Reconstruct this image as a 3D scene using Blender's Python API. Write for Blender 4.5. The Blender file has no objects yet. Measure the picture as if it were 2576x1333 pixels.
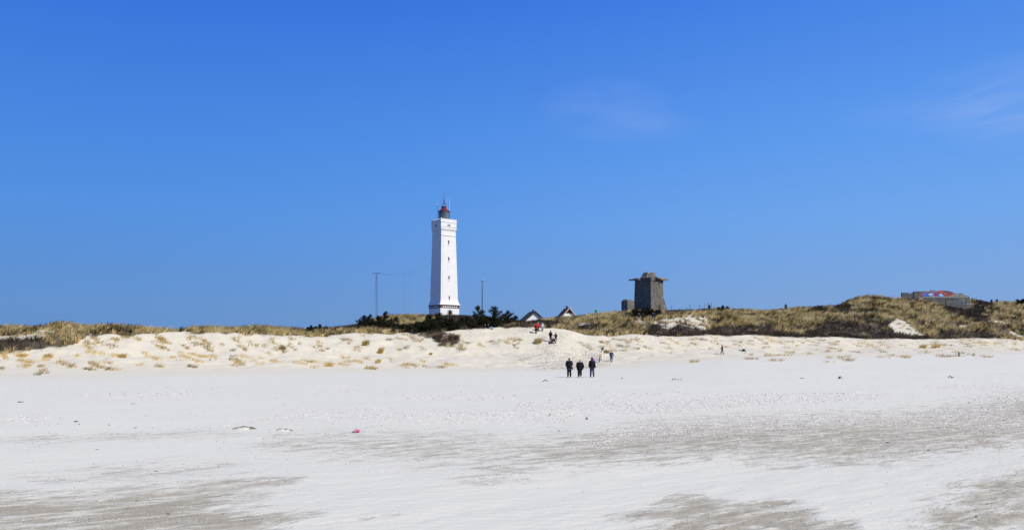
import bpy, bmesh, math, random
import numpy as np
from mathutils import Vector, Matrix

random.seed(7)
RNG = np.random.default_rng(11)
SC = bpy.context.scene
COL = SC.collection
R = math.radians

# ------------------------------------------------------------------ view
FL = 4096 * 28.0 / 36.0          # focal length of the photograph in its own pixels
CX, HR, CZ = 2048.0, 1432.0, 1.65

def P(u, row, d):
    return Vector((d * (u - CX) / FL, d, CZ + d * (HR - row) / FL))

# ------------------------------------------------------------------ noise
_perm = np.random.default_rng(3).permutation(512)
_grad = np.stack([np.cos(np.linspace(0, 2 * np.pi, 64, endpoint=False)), np.sin(np.linspace(0, 2 * np.pi, 64, endpoint=False))], 1)

def perlin(x, y):
    xi = np.floor(x).astype(np.int64); yi = np.floor(y).astype(np.int64)
    xf = x - xi; yf = y - yi
    def g(ix, iy, fx, fy):
        h = _perm[(_perm[ix & 511] + iy) & 511] & 63
        gg = _grad[h]
        return gg[..., 0] * fx + gg[..., 1] * fy
    sx = xf * xf * xf * (xf * (xf * 6 - 15) + 10); sy = yf * yf * yf * (yf * (yf * 6 - 15) + 10)
    a = g(xi, yi, xf, yf); b = g(xi + 1, yi, xf - 1, yf)
    c = g(xi, yi + 1, xf, yf - 1); d = g(xi + 1, yi + 1, xf - 1, yf - 1)
    return (a * (1 - sx) + b * sx) * (1 - sy) + (c * (1 - sx) + d * sx) * sy

def fbm(x, y, oct=3):
    r = 0; a = 1.0; s = 1.0
    for i in range(oct):
        r = r + a * perlin(x * s + 17.3 * i, y * s - 9.1 * i); a *= 0.5; s *= 2.03
    return r

def sstep(a, b, x):
    t = np.clip((x - a) / (b - a), 0, 1); return t * t * (3 - 2 * t)

# ------------------------------------------------------------------ terrain lines (photo column, photo row, distance in m)
L1 = [(-1500,1500,72),(-800,1500,74),(0,1497,76),(350,1495,80),(700,1488,86),(1400,1480,95),(2000,1478,100),(2300,1470,102),(2600,1452,105),(2900,1428,115),(3300,1415,122),(3700,1412,125),(4096,1405,128),(5600,1400,132)]
L3 = [(-1500,1345,97),(-800,1345,97),(0,1352,97),(200,1345,98),(330,1345,99),(450,1335,101),(560,1336,103),(620,1327,105),(700,1324,107),(740,1321,108),(840,1331,110),(960,1335,112),(1050,1339,114),(1140,1340,116),(1250,1349,118),(1300,1346,119),(1350,1340,121),(1400,1331,123),(1500,1334,124),(1560,1339,125),(1620,1329,126),(1680,1330,126),(1750,1322,128),(1870,1316,129),(1950,1309,131),(2100,1310,131),(2200,1312,131),(2270,1316,132),(2340,1341,133),(2440,1343,135),(2540,1335,137),(2640,1343,139),(2700,1346,141),(2825,1338,145),(2900,1344,147),(3000,1338,149),(3195,1351,152),(3350,1346,154),(3470,1357,156),(3580,1353,157),(3740,1357,159),(3900,1352,161),(4040,1355,163),(4096,1362,163),(5600,1362,170)]
L5L = [(-1500,1318,113),(-800,1316,113),(0,1318,113),(100,1323,113),(180,1316,114),(215,1304,114),(245,1297,114),(285,1301,114),(320,1312,114),(380,1316,115),(440,1314,115),(490,1317,115),(570,1320,116),(615,1332,117),(660,1337,118),(715,1337,118),(760,1325,120),(850,1323,124),(950,1320,130),(1000,1316,134),(1050,1319,136),(1150,1327,140),(1200,1333,142),(1400,1332,150),(5600,1332,150)]
L5R = [(-1500,1325,160),(1350,1325,160),(1500,1308,165),(1700,1305,168),(1900,1300,165),(2000,1305,160),(2100,1303,158),(2250,1300,158),(2350,1292,160),(2450,1285,161),(2600,1283,161),(2800,1272,165),(2900,1280,172),(3100,1290,178),(3400,1280,180),(3700,1280,182),(4096,1282,184),(5600,1282,186)]
L6 = [(-1500,1340,200),(0,1340,200),(700,1337,200),(1100,1330,200),(1250,1328,205),(1350,1317,210),(1400,1310,212),(1440,1303,215),(1500,1279,220),(1550,1268,225),(1620,1265,228),(1700,1267,230),(1850,1268,232),(1950,1275,228),(2000,1287,222),(2050,1300,215),(2090,1301,205),(2140,1288,198),(2200,1282,195),(2290,1278,195),(2350,1266,196),(2400,1261,200),(2500,1253,210),(2560,1251,212),(2680,1249,215),(2780,1248,212),(2850,1243,205),(2920,1241,203),(2990,1249,205),(3100,1245,208),(3140,1243,208),(3200,1237,210),(3280,1230,212),(3340,1227,212),(3400,1206,214),(3440,1191,216),(3500,1185,218),(3560,1196,216),(3620,1198,213),(3680,1203,213),(3740,1219,213),(3800,1230,213),(3850,1240,213),(3888,1246,213),(3900,1228,215),(3918,1213,220),(3960,1214,222),(4010,1214,222),(4096,1213,222),(5600,1211,224)]

def _line(L, u):
    a = np.array(L, float)
    return np.interp(u, a[:, 0], a[:, 1]), np.interp(u, a[:, 0], a[:, 2])

def _gauss1(a, sig, axis):
    n = int(3 * sig) + 1
    k = np.exp(-0.5 * (np.arange(-n, n + 1) / sig) ** 2); k /= k.sum()
    return np.apply_along_axis(lambda v: np.convolve(np.pad(v, n, mode='edge'), k, 'valid'), axis, a)

# grid axes
GU = np.concatenate([np.arange(-1500, -100, 28.0), np.arange(-100, 4200, 8.0), np.arange(4200, 5601, 28.0)])
_rows = np.arange(1300, 86, -3.2)
GD = np.concatenate([[3.0, 3.4], CZ * FL / _rows, np.arange(61.5, 236, 0.5), np.arange(237, 300, 2.0), np.geomspace(302, 3000, 24)])

def _profile():
    u = GU
    z_of = lambda r, d: CZ + d * (HR - r) / FL
    r1, d1 = _line(L1, u); r3, d3 = _line(L3, u); rl, dl = _line(L5L, u); rr, dr = _line(L5R, u); r6, d6 = _line(L6, u)
    w = sstep(1180, 1360, u)
    z1, z3 = z_of(r1, d1), z_of(r3, d3)
    d2 = d1 + .5 * (d3 - d1); r2 = r1 + .33 * (r3 - r1); z2 = z_of(r2, d2)
    d4l = d3 + .4 * (dl - d3); z4l = z3 + .42 * (z_of(rl, dl) - z3)
    d4r = d3 + 9; z4r = z_of(r3 + 4, d4r)
    d4 = d4l * (1 - w) + d4r * w; z4 = z4l * (1 - w) + z4r * w
    d5 = dl * (1 - w) + dr * w; z5 = z_of(rl * (1 - w) + rr * w, d5)
    z6 = z_of(r6, d6)
    Z = np.zeros((len(u), len(GD)))
    for i in range(len(u)):
        z7 = z6[i] - .2 + (max(z6[i], z_of(1202, 238.)) - z6[i] + .2) * float(sstep(3800, 3850, u[i]) * (1 - sstep(3925, 3960, u[i])))
        ds = [0, 45, 62, d1[i], d2[i], d3[i], d4[i], d5[i], d6[i], 226, 238, 275, 420, 3000]
        zs = [0, 0, z1[i] * .18, z1[i], z2[i], z3[i], z4[i], z5[i], z6[i], z6[i] - .05, z7, z7, max(z6[i] - 5, 4), 4]
        if d6[i] > 225: ds[9] = d6[i] + .5
        Z[i] = np.interp(GD, ds, zs)
    Z = _gauss1(Z, 1.4, 0)
    sl = slice(np.searchsorted(GD, 61), np.searchsorted(GD, 236))
    Z[:, sl] = _gauss1(Z[:, sl], 2.6, 1)
    Zs = _gauss1(Z[:, :sl.stop], 9, 1); w2 = 1 - sstep(4, 16, GD[None, :sl.stop] - d1[:, None]); w2 = w2 * (GD[None, :sl.stop] > 62)
    Z[:, :sl.stop] = Z[:, :sl.stop] * (1 - w2) + Zs * w2
    return Z, d3, d1
GZ, D3, D1 = _profile()
GX = GD[None, :] * (GU[:, None] - CX) / FL
GY = np.repeat(GD[None, :], len(GU), 0)
_dune = sstep(0, 1, (GY - D1[:, None] + 4) / 12)           # 0 on the flat beach, 1 on the dunes
_hill = sstep(0, 1, (GY - D3[:, None] - 4) / 14)
GZ = GZ + _dune * (1 - sstep(232, 262, GY)) * (0.34 * fbm(GX / 6.0, GY / 5.0, 3) + 0.13 * fbm(GX / 1.7, GY / 1.7, 2) + .44 * (.35 - np.abs(fbm(GX / 6.5 + 20, GY / 4.0, 2))))
GZ = GZ + _hill * (1 - sstep(205, 240, GY)) * 0.35 * fbm(GX / 9.0 + 5, GY / 9.0, 2)
# wind-laid streaks and low swells of the open beach
_c, _s = math.cos(R(34)), math.sin(R(34))
BX = GX * _c + GY * _s; BY = -GX * _s + GY * _c
_beach = (1 - _dune)
GZ = GZ + _beach * (0.035 * fbm(BX / 9.0, BY / 3.0, 2) + 0.012 * fbm(BX / 1.6, BY / .45, 2) + .006 * fbm(BX / .5, BY / .16, 2))

def _bilin(A, u, d):
    u = np.clip(u, GU[0], GU[-1] - 1e-3); d = np.clip(d, GD[0], GD[-1] - 1e-3)
    i = np.searchsorted(GU, u, 'right') - 1; j = np.searchsorted(GD, d, 'right') - 1
    fu = (u - GU[i]) / (GU[i + 1] - GU[i]); fd = (d - GD[j]) / (GD[j + 1] - GD[j])
    return (A[i, j] * (1 - fd) + A[i, j + 1] * fd) * (1 - fu) + (A[i + 1, j] * (1 - fd) + A[i + 1, j + 1] * fd) * fu

def zat(x, y):
    return float(_bilin(GZ, np.array([CX + FL * x / y]), np.array([float(y)]))[0])

def ground(u, row, dmin=5):
    """first point of the ground met when looking through a photo pixel"""
    d = np.arange(dmin, 300, 0.05 if row > 1500 else 0.1)
    z = _bilin(GZ, np.full_like(d, u), d)
    rr = HR - (z - CZ) / d * FL
    k = np.argmax(rr <= row)
    if rr[k] > row: k = int(np.argmin(rr))
    return Vector((d[k] * (u - CX) / FL, d[k], z[k]))

# ------------------------------------------------------------------ areas of the ground
def poly(u, r, pts, soft=6.0, ku=0.3):
    """soft inside test; columns count ku times a row"""
    p = np.array(pts, float); px, py = p[:, 0] * ku, p[:, 1]; x, y = u * ku, r
    lo = (x > px.min() - soft * 2) & (x < px.max() + soft * 2) & (y > py.min() - soft * 2) & (y < py.max() + soft * 2)
    out = np.zeros(x.shape)
    xs, ys = x[lo], y[lo]
    ins = np.zeros(xs.shape, bool); dist = np.full(xs.shape, 1e9)
    for i in range(len(p)):
        x0, y0 = px[i - 1], py[i - 1]; x1, y1 = px[i], py[i]
        dy = y1 - y0 if y1 != y0 else 1e-9
        ins ^= ((y0 > ys) != (y1 > ys)) & (xs < (x1 - x0) * (ys - y0) / dy + x0)
        L = (x1 - x0) ** 2 + (y1 - y0) ** 2 + 1e-9
        t = np.clip(((xs - x0) * (x1 - x0) + (ys - y0) * (y1 - y0)) / L, 0, 1)
        dist = np.minimum(dist, np.hypot(xs - x0 - t * (x1 - x0), ys - y0 - t * (y1 - y0)))
    sd = np.where(ins, dist, -dist)
    out[lo] = sstep(-soft, soft, sd)
    return out

LV = [(-1500,1413),(0,1411),(100,1406),(160,1398),(190,1382),(240,1388),(270,1386),(320,1364),(350,1342),(450,1338),(520,1343),(560,1338),(620,1327),(700,1324),(760,1332),(800,1335),(840,1330),(900,1332),(960,1335),(1050,1336),(1130,1340),(1250,1347),(1300,1344),(1350,1339),(1400,1331),(1500,1333),(1560,1337),(1620,1328),(1700,1329),(1760,1326),(1800,1322),(1870,1315),(1950,1308),(2050,1308),(2140,1308),(2250,1308),(2268,1313),(2340,1341),(2440,1343),(2540,1335),(2640,1343),(2700,1346),(2825,1338),(2900,1344),(3000,1338),(3195,1351),(3350,1346),(3470,1357),(3580,1353),(3740,1357),(3900,1352),(4040,1355),(4096,1362),(5600,1360)]
SANDY = [
 [(2640,1296),(2700,1275),(2780,1258),(2828,1248),(2836,1300),(2820,1322),(2775,1312),(2720,1300),(2680,1316),(2640,1312)],
 [(2500,1280),(2640,1279),(2760,1256),(2842,1242),(2846,1252),(2700,1280),(2620,1297),(2510,1294)],
 [(3588,1272),(3624,1288),(3668,1322),(3700,1342),(3640,1340),(3585,1330),(3548,1304)],
 [(4040,1325),(4120,1352),(4120,1364),(4056,1350)],
 [(2230,1308),(2300,1294),(2350,1290),(2412,1283),(2414,1289),(2335,1300),(2272,1316)],
 [(110,1338),(150,1326),(205,1338),(170,1354),(60,1360),(-40,1358),(-40,1346)],
 [(158,1321),(222,1323),(222,1331),(158,1330)],
 [(3840,1300),(3880,1298),(3880,1306),(3845,1310)],
 [(3978,1280),(4020,1290),(4015,1297),(3975,1288)],
]
SCRUB = [
 [(2580,1306),(2690,1296),(2730,1284),(2765,1302),(2830,1318),(2900,1302),(2930,1312),(3000,1305),(3080,1308),(3120,1330),(3200,1335),(3250,1322),(3300,1290),(3400,1285),(3480,1300),(3560,1322),(3700,1345),(3740,1358),(3480,1360),(3200,1354),(2900,1346),(2700,1348),(2600,1344)],
 [(3740,1342),(3800,1322),(3860,1330),(3920,1325),(4000,1345),(4000,1355),(3760,1355)],
 [(3750,1222),(3830,1232),(3890,1240),(3900,1200),(3980,1212),(3940,1250),(3960,1296),(3900,1290),(3830,1264),(3780,1244)],
 [(1770,1262),(1850,1252),(1960,1262),(2060,1285),(2060,1307),(1950,1312),(1800,1326),(1620,1330),(1540,1322),(1400,1317),(1400,1303),(1540,1308),(1680,1300),(1740,1290)],
 [(2680,1230),(2840,1226),(2838,1248),(2700,1258),(2650,1262)],
 [(3235,1226),(3300,1228),(3320,1256),(3260,1248)],
 [(3330,1222),(3400,1218),(3420,1250),(3380,1262),(3330,1240)],
 [(-40,1362),(60,1356),(160,1360),(185,1376),(150,1392),(60,1404),(-40,1404)],
 [(2050,1290),(2140,1282),(2260,1296),(2255,1310),(2050,1310)],
 [(1180,1316),(1250,1318),(1400,1304),(1440,1298),(1440,1320),(1300,1330),(1180,1330)],
 [(900,1306),(960,1304),(960,1316),(900,1318)],
 [(3480,1300),(3560,1275),(3590,1310),(3560,1322)],
 [(3420,1265),(3500,1280),(3480,1300),(3420,1280)],
 [(2280,1312),(2350,1296),(2400,1300),(2330,1330)],
 [(2480,1262),(2600,1255),(2660,1262),(2600,1274),(2500,1274)],
]
def veg_at(u, d, z):
    row = HR - (z - CZ) / d * FL
    x = d * (u - CX) / FL
    n = fbm(x / 2.2, d / 2.2, 3)
    lv = np.interp(u, [p[0] for p in LV], [p[1] for p in LV])
    d3 = np.interp(u, GU, D3); d1 = np.interp(u, GU, D1)
    amp = np.where(u < 1250, 16, 5)
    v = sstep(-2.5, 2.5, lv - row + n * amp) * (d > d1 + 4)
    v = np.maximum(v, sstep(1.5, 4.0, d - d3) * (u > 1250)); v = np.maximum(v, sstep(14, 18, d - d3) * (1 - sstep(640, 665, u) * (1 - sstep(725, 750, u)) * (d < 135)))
    sand = np.zeros_like(v)
    for i, p in enumerate(SANDY): sand = np.maximum(sand, poly(u, row, p, 3.0) * (.64 if i < 2 else .84 if i == 2 else .74))
    v = v * (1 - .95 * sstep(.35, .65, sand + n * .9) * (sand > .02))
    # scrub patch running down the sand under the lighthouse
    sp = poly(u, row, [(1640,1328),(1740,1322),(1800,1330),(1850,1362),(1835,1388),(1760,1386),(1720,1356)], 8.0)
    v = np.maximum(v, sstep(.45, .75, sp + n * 1.1) * .9 * (sp > .04))
    sc = np.zeros_like(v)
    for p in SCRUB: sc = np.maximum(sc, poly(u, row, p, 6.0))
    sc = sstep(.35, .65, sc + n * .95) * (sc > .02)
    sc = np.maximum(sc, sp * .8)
    return v, sc, row

ROWS = HR - (GZ - CZ) / GY * FL
UU = np.repeat(GU[:, None], len(GD), 1)
VEG, SCR, _ = veg_at(UU, GY, GZ)

# damp, coarse, dark sand laid bare by the wind; shell banks
DAMP = [
 (1.0, [(-300,1985),(200,1990),(620,1958),(1000,1918),(1150,1920),(1090,1962),(900,2010),(1150,2040),(1080,2150),(-300,2150)], 36),
 (.95, [(2380,2150),(2560,2070),(2720,2010),(2880,1972),(3000,1990),(3120,2004),(3280,2060),(3340,2150)], 22),
 (.9, [(3560,2150),(3640,2040),(3760,1975),(3880,1935),(4096,1880),(4300,1860),(4300,2150)], 34),
 (.85, [(1900,1912),(2060,1880),(2400,1850),(2600,1840),(2850,1822),(3050,1845),(3350,1852),(3560,1848),(3760,1812),(4096,1782),(4400,1770),(4400,1560),(4096,1570),(3880,1620),(3650,1640),(3300,1662),(2900,1668),(2600,1690),(2300,1740),(2050,1790)], 40),
 (.55, [(1040,1740),(1400,1716),(1800,1722),(2100,1740),(2300,1700),(2300,1800),(2000,1860),(1700,1870),(1300,1832),(1050,1800)], 34),
 (.5, [(-200,1760),(300,1735),(700,1715),(1000,1722),(1000,1740),(600,1760),(-200,1790)], 14),
 (.5, [(80,1905),(400,1870),(700,1842),(1000,1838),(900,1880),(500,1935),(100,1940)], 22),
 (.45, [(2130,1880),(2400,1890),(2300,1910),(1880,1925)], 14),
 (.4, [(1150,2100),(1500,2050),(1700,2060),(1500,2110)], 20),
]
damp = np.zeros_like(GZ)
_wu = UU + FL / GY * .6 * fbm(BX / 3.0 + 9, BY / 1.1, 3); _wr = ROWS + CZ * FL / GY ** 2 * .8 * fbm(BX / 2.2, BY / .8 + 3, 4)
for a, p, s in DAMP: damp = np.maximum(damp, a * poly(_wu, _wr, p, s * 2.0, .35))
SHELL = [
 (.8, [(900,1700),(1100,1662),(1500,1628),(1580,1634),(1200,1672)], 8), (.7, [(1230,1672),(1500,1652),(2060,1640),(2420,1650),(2300,1690),(1700,1690)], 14),
 (1., [(2360,1640),(2620,1608),(2900,1576),(3080,1572),(3420,1566),(3560,1578),(3500,1600),(3080,1618),(2800,1645),(2560,1655)], 8),
 (.8, [(2050,1610),(2300,1598),(2560,1600),(2540,1630),(2100,1640)], 8), (.7, [(2380,1572),(2700,1568),(2700,1580),(2420,1582)], 5),
 (.9, [(3660,1552),(3800,1540),(4100,1540),(4100,1550),(3750,1558)], 5), (.7, [(3820,1590),(4000,1575),(4150,1575),(4150,1610),(3900,1598)], 8),
 (.6, [(300,1582),(450,1572),(740,1562),(800,1576),(500,1592)], 6), (.5, [(-50,1670),(100,1660),(230,1658),(150,1690),(-50,1690)], 8),
 (.5, [(1300,1560),(1580,1552),(1560,1564),(1320,1566)], 5), (.45, [(1560,1586),(1800,1578),(2060,1580),(2060,1600),(1560,1594)], 6),
 (.6, [(2400,1700),(2700,1672),(3300,1664),(3900,1640),(4100,1640),(4100,1720),(3300,1700),(2600,1760),(2300,1800)], 20),
]
shell = np.zeros_like(GZ)
for a, p, s in SHELL: shell = np.maximum(shell, a * poly(UU, ROWS, p, s, .3))
trod = poly(UU, ROWS, [(2060,1450),(2140,1400),(2180,1340),(2230,1318),(2330,1350),(2420,1400),(2450,1450),(2350,1480),(2200,1480)], 14)
trod = np.maximum(trod, .8 * poly(UU, ROWS, [(1860,1316),(1960,1308),(2130,1310),(2150,1330),(1980,1350),(1870,1340)], 8))
GZ = GZ + damp * (.014 * fbm(BX / .5, BY / .17, 2) + .008 * perlin(GX / .12, GY / .1)) * (GY < 40)
GZ = GZ + trod * (.05 * perlin(GX / .55, GY / .55) + .04 * perlin(GX / .3, GY / .3))

# ------------------------------------------------------------------ materials
MATS = {}
def nd(nt, t, **k):
    n = nt.nodes.new(t)
    for a, b in k.items(): setattr(n, a, b)
    return n

def mat(name, c, rough=.8, var=.12, scale=3.0, spec=.25, metal=0.0, c2=None, bump=0.0):
    if name in MATS: return MATS[name]
    m = bpy.data.materials.new(name); m.use_nodes = True
    nt = m.node_tree; b = nt.nodes['Principled BSDF']
    b.inputs['Roughness'].default_value = rough; b.inputs['Metallic'].default_value = metal
    b.inputs['Specular IOR Level'].default_value = spec
    tc = nd(nt, 'ShaderNodeTexCoord'); no = nd(nt, 'ShaderNodeTexNoise')
    no.inputs['Scale'].default_value = scale; no.inputs['Detail'].default_value = 4
    nt.links.new(tc.outputs['Object'], no.inputs['Vector'])
    rp = nd(nt, 'ShaderNodeValToRGB')
    c2 = c2 or tuple(min(1, x * (1 + var)) for x in c); c1 = tuple(x * (1 - var) for x in c)
    rp.color_ramp.elements[0].position = .3; rp.color_ramp.elements[1].position = .7
    rp.color_ramp.elements[0].color = (*c1, 1); rp.color_ramp.elements[1].color = (*c2, 1)
    nt.links.new(no.outputs['Fac'], rp.inputs['Fac']); nt.links.new(rp.outputs['Color'], b.inputs['Base Color'])
    if bump:
        bp = nd(nt, 'ShaderNodeBump'); bp.inputs['Strength'].default_value = bump; bp.inputs['Distance'].default_value = .05
        nt.links.new(no.outputs['Fac'], bp.inputs['Height']); nt.links.new(bp.outputs['Normal'], b.inputs['Normal'])
    MATS[name] = m
    return m

class G:
    """small node-graph writer"""
    def __init__(s, nt): s.nt = nt
    def _in(s, sock, v):
        if hasattr(v, 'is_output'): s.nt.links.new(v, sock)
        elif v is not None: sock.default_value = v
    def math(s, op, a, b=None, c=None, clamp=False):
        n = nd(s.nt, 'ShaderNodeMath', operation=op, use_clamp=clamp)
        for i, v in enumerate((a, b, c)):
            if v is not None: s._in(n.inputs[i], v)
        return n.outputs[0]
    def mix(s, f, a, b):
        n = nd(s.nt, 'ShaderNodeMix', data_type='RGBA')
        s._in(n.inputs[0], f); s._in(n.inputs[6], a if hasattr(a, 'is_output') else (*a, 1)); s._in(n.inputs[7], b if hasattr(b, 'is_output') else (*b, 1))
        return n.outputs[2]
    def noise(s, vec, scale, detail=3, rough=.55, dist=0):
        n = nd(s.nt, 'ShaderNodeTexNoise'); n.inputs['Scale'].default_value = scale; n.inputs['Detail'].default_value = detail
        n.inputs['Roughness'].default_value = rough; n.inputs['Distortion'].default_value = dist
        s.nt.links.new(vec, n.inputs['Vector']); return n.outputs['Fac']
    def mapping(s, vec, scale=(1, 1, 1), rot=(0, 0, 0), loc=(0, 0, 0)):
        n = nd(s.nt, 'ShaderNodeMapping'); n.inputs['Scale'].default_value = scale; n.inputs['Rotation'].default_value = rot; n.inputs['Location'].default_value = loc
        s.nt.links.new(vec, n.inputs['Vector']); return n.outputs[0]
    def step(s, v, a, b):
        n = nd(s.nt, 'ShaderNodeMapRange', interpolation_type='SMOOTHSTEP')
        s._in(n.inputs[0], v); n.inputs[1].default_value = a; n.inputs[2].default_value = b
        return n.outputs[0]
    def attr(s, name):
        n = nd(s.nt, 'ShaderNodeAttribute', attribute_name=name); return n.outputs['Fac']

def ground_mat():
    m = bpy.data.materials.new('sand'); m.use_nodes = True; nt = m.node_tree; g = G(nt)
    b = nt.nodes['Principled BSDF']; b.inputs['Roughness'].default_value = .95; b.inputs['Specular IOR Level'].default_value = .1
    tc = nd(nt, 'ShaderNodeTexCoord').outputs['Object']
    veg, scr, dmp, dun, shl, trd = (g.attr(a) for a in ('veg', 'scrub', 'damp', 'dune', 'shell', 'trod'))
    rot = g.mapping(tc, rot=(0, 0, -R(34)))
    streak = g.noise(g.mapping(rot, scale=(1.35, 3.3, 1)), 1.0, 6, .66, .5)
    fine = g.noise(g.mapping(rot, scale=(4.4, 9.0, 3)), 1.0, 5, .68, .3)
    big = g.noise(tc, .12, 3)
    grain = g.noise(tc, 26.0, 3, .7)
    beach = g.mix(big, (.625, .60, .49), (.675, .645, .525))
    dune = g.mix(big, (.605, .545, .405), (.65, .59, .442))
    c = g.mix(dun, beach, dune)
    # a few faint streaks everywhere, strong bare patches where the damp mask says so
    s1 = g.math('ADD', g.math('MULTIPLY', streak, .62), g.math('MULTIPLY', fine, .38))
    dm = g.math('ADD', g.math('MULTIPLY', g.math('SUBTRACT', s1, .5), 3.6), dmp)
    dm = g.step(dm, .18, 1.02)
    dm = g.math('MULTIPLY', dm, g.step(dmp, .03, .35))
    wet = g.mix(g.noise(rot, 1.1, 4), (.285, .247, .172), (.40, .352, .25))
    c = g.mix(g.math('MULTIPLY', dm, .90), c, wet)
    # warm rims and pale bits inside the bare patches
    rim = g.math('MULTIPLY', g.step(g.noise(g.mapping(rot, scale=(.85, 5.0, 1)), 1.0, 5, .66, .6), .51, .60), g.math('MULTIPLY', dmp, .85))
    c = g.mix(rim, c, (.62, .585, .465))
    faint = g.math('MULTIPLY', g.step(g.noise(g.mapping(rot, scale=(.9, 6.0, 1)), 1.0, 5, .65), .52, .78), g.math('MULTIPLY', g.math('SUBTRACT', 1.0, dun), .16))
    c = g.mix(faint, c, (.46, .43, .36))
    c = g.mix(g.math('MULTIPLY', shl, .35), c, (.66, .60, .49))
    gr = g.step(grain, .60, .78)
    c = g.mix(g.math('MULTIPLY', gr, g.math('ADD', g.math('MULTIPLY', dmp, .25), .05)), c, (.2, .18, .16))
    # litter and roots below the plants
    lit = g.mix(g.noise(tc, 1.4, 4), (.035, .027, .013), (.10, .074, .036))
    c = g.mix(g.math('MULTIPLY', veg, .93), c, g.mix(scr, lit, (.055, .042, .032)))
    nt.links.new(c, b.inputs['Base Color'])
    # relief: wind ripples, streak edges, grain, trodden sand
    wv = nd(nt, 'ShaderNodeTexWave', wave_type='BANDS', bands_direction='Y'); wv.inputs['Scale'].default_value = 1.6; wv.inputs['Distortion'].default_value = 3.0
    wv.inputs['Detail'].default_value = 2; wv.inputs['Detail Scale'].default_value = .6
    nt.links.new(g.mapping(tc, rot=(0, 0, R(8)), scale=(.5, 1, 1)), wv.inputs['Vector'])
    h = g.math('ADD', g.math('MULTIPLY', wv.outputs['Fac'], .0035), g.math('MULTIPLY', dm, -.022))
    h = g.math('ADD', h, g.math('MULTIPLY', fine, g.math('ADD', .012, g.math('MULTIPLY', dmp, .03))))
    h = g.math('ADD', h, g.math('MULTIPLY', grain, g.math('ADD', .003, g.math('MULTIPLY', shl, .018))))
    h = g.math('ADD', h, g.math('MULTIPLY', g.noise(tc, 1.2, 4), g.math('MULTIPLY', dun, .10)))
    h = g.math('ADD', h, g.math('MULTIPLY', g.noise(tc, 2.6, 3, .6), g.math('MULTIPLY', trd, .22)))
    bp = nd(nt, 'ShaderNodeBump'); bp.inputs['Strength'].default_value = .8; bp.inputs['Distance'].default_value = 1.0
    nt.links.new(h, bp.inputs['Height']); nt.links.new(bp.outputs['Normal'], b.inputs['Normal'])
    return m

def raw_mesh(name, co, quads=None, tris=None, attrs=None, smooth=False):
    me = bpy.data.meshes.new(name)
    me.vertices.add(len(co)); me.vertices.foreach_set('co', np.asarray(co, np.float32).ravel())
    q = np.zeros((0, 4), np.int32) if quads is None else np.asarray(quads, np.int32)
    t = np.zeros((0, 3), np.int32) if tris is None else np.asarray(tris, np.int32)
    nl = q.size + t.size
    me.loops.add(nl); me.loops.foreach_set('vertex_index', np.concatenate([q.ravel(), t.ravel()]))
    me.polygons.add(len(q) + len(t))
    st = np.concatenate([np.arange(len(q)) * 4, q.size + np.arange(len(t)) * 3]).astype(np.int32)
    me.polygons.foreach_set('loop_start', st)
    if smooth: me.polygons.foreach_set('use_smooth', np.ones(len(q) + len(t), bool))
    for k, v in (attrs or {}).items():
        a = me.attributes.new(k, 'FLOAT', 'POINT'); a.data.foreach_set('value', np.asarray(v, np.float32).ravel())
    me.update(calc_edges=True)
    return me

def link(o, parent=None, label=None, cat=None, group=None, kind=None):
    COL.objects.link(o)
    if parent is not None: o.parent = parent
    if label: o['label'] = label
    if cat: o['category'] = cat
    if group: o['group'] = group
    if kind: o['kind'] = kind
    return o

def thing(name, label, cat, loc=(0, 0, 0), rz=0.0, group=None):
    o = bpy.data.objects.new(name, None); o.empty_display_size = .3
    o.location = loc; o.rotation_euler = (0, 0, rz)
    return link(o, None, label, cat, group)

# ------------------------------------------------------------------ the ground
def build_ground():
    nu, ndp = len(GU), len(GD)
    near_d = np.array([-60., -25., -8., -1.]); near_w = np.array([66., 40., 22., 9.])
    nx = ((GU - CX) / FL)[:, None] * near_w[None, :]; ny = np.repeat(near_d[None, :], nu, 0)
    X = np.concatenate([nx, GX], 1); Y = np.concatenate([ny, GY], 1); Z = np.concatenate([np.zeros_like(nx) + GZ[:, :1].mean(), GZ], 1)
    offs = np.array([900., 300., 90., 25., 8.])               # the sheet runs on to both sides
    X = np.concatenate([X[:1] - offs[:, None], X, X[-1:] + offs[::-1, None]], 0)
    wide = lambda a: np.concatenate([np.repeat(a[:1], 5, 0), a, np.repeat(a[-1:], 5, 0)], 0)
    Y, Z = wide(Y), wide(Z); nu += 10
    pad = lambda a: wide(np.concatenate([np.repeat(a[:, :1] * 0, 4, 1), a], 1))
    n = ndp + 4
    idx = np.arange(nu * n).reshape(nu, n)
    quads = np.stack([idx[:-1, :-1], idx[1:, :-1], idx[1:, 1:], idx[:-1, 1:]], -1).reshape(-1, 4)
    dn = sstep(0, 1, (GY - D1[:, None] + 24 + 9 * fbm(GX / 14, GY / 9, 3)) / 30)
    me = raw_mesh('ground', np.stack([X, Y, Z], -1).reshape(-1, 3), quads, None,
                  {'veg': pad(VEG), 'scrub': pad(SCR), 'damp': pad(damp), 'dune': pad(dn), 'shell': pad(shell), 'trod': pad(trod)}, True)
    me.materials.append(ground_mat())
    o = bpy.data.objects.new('ground', me); link(o, kind='structure')
build_ground()

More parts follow.
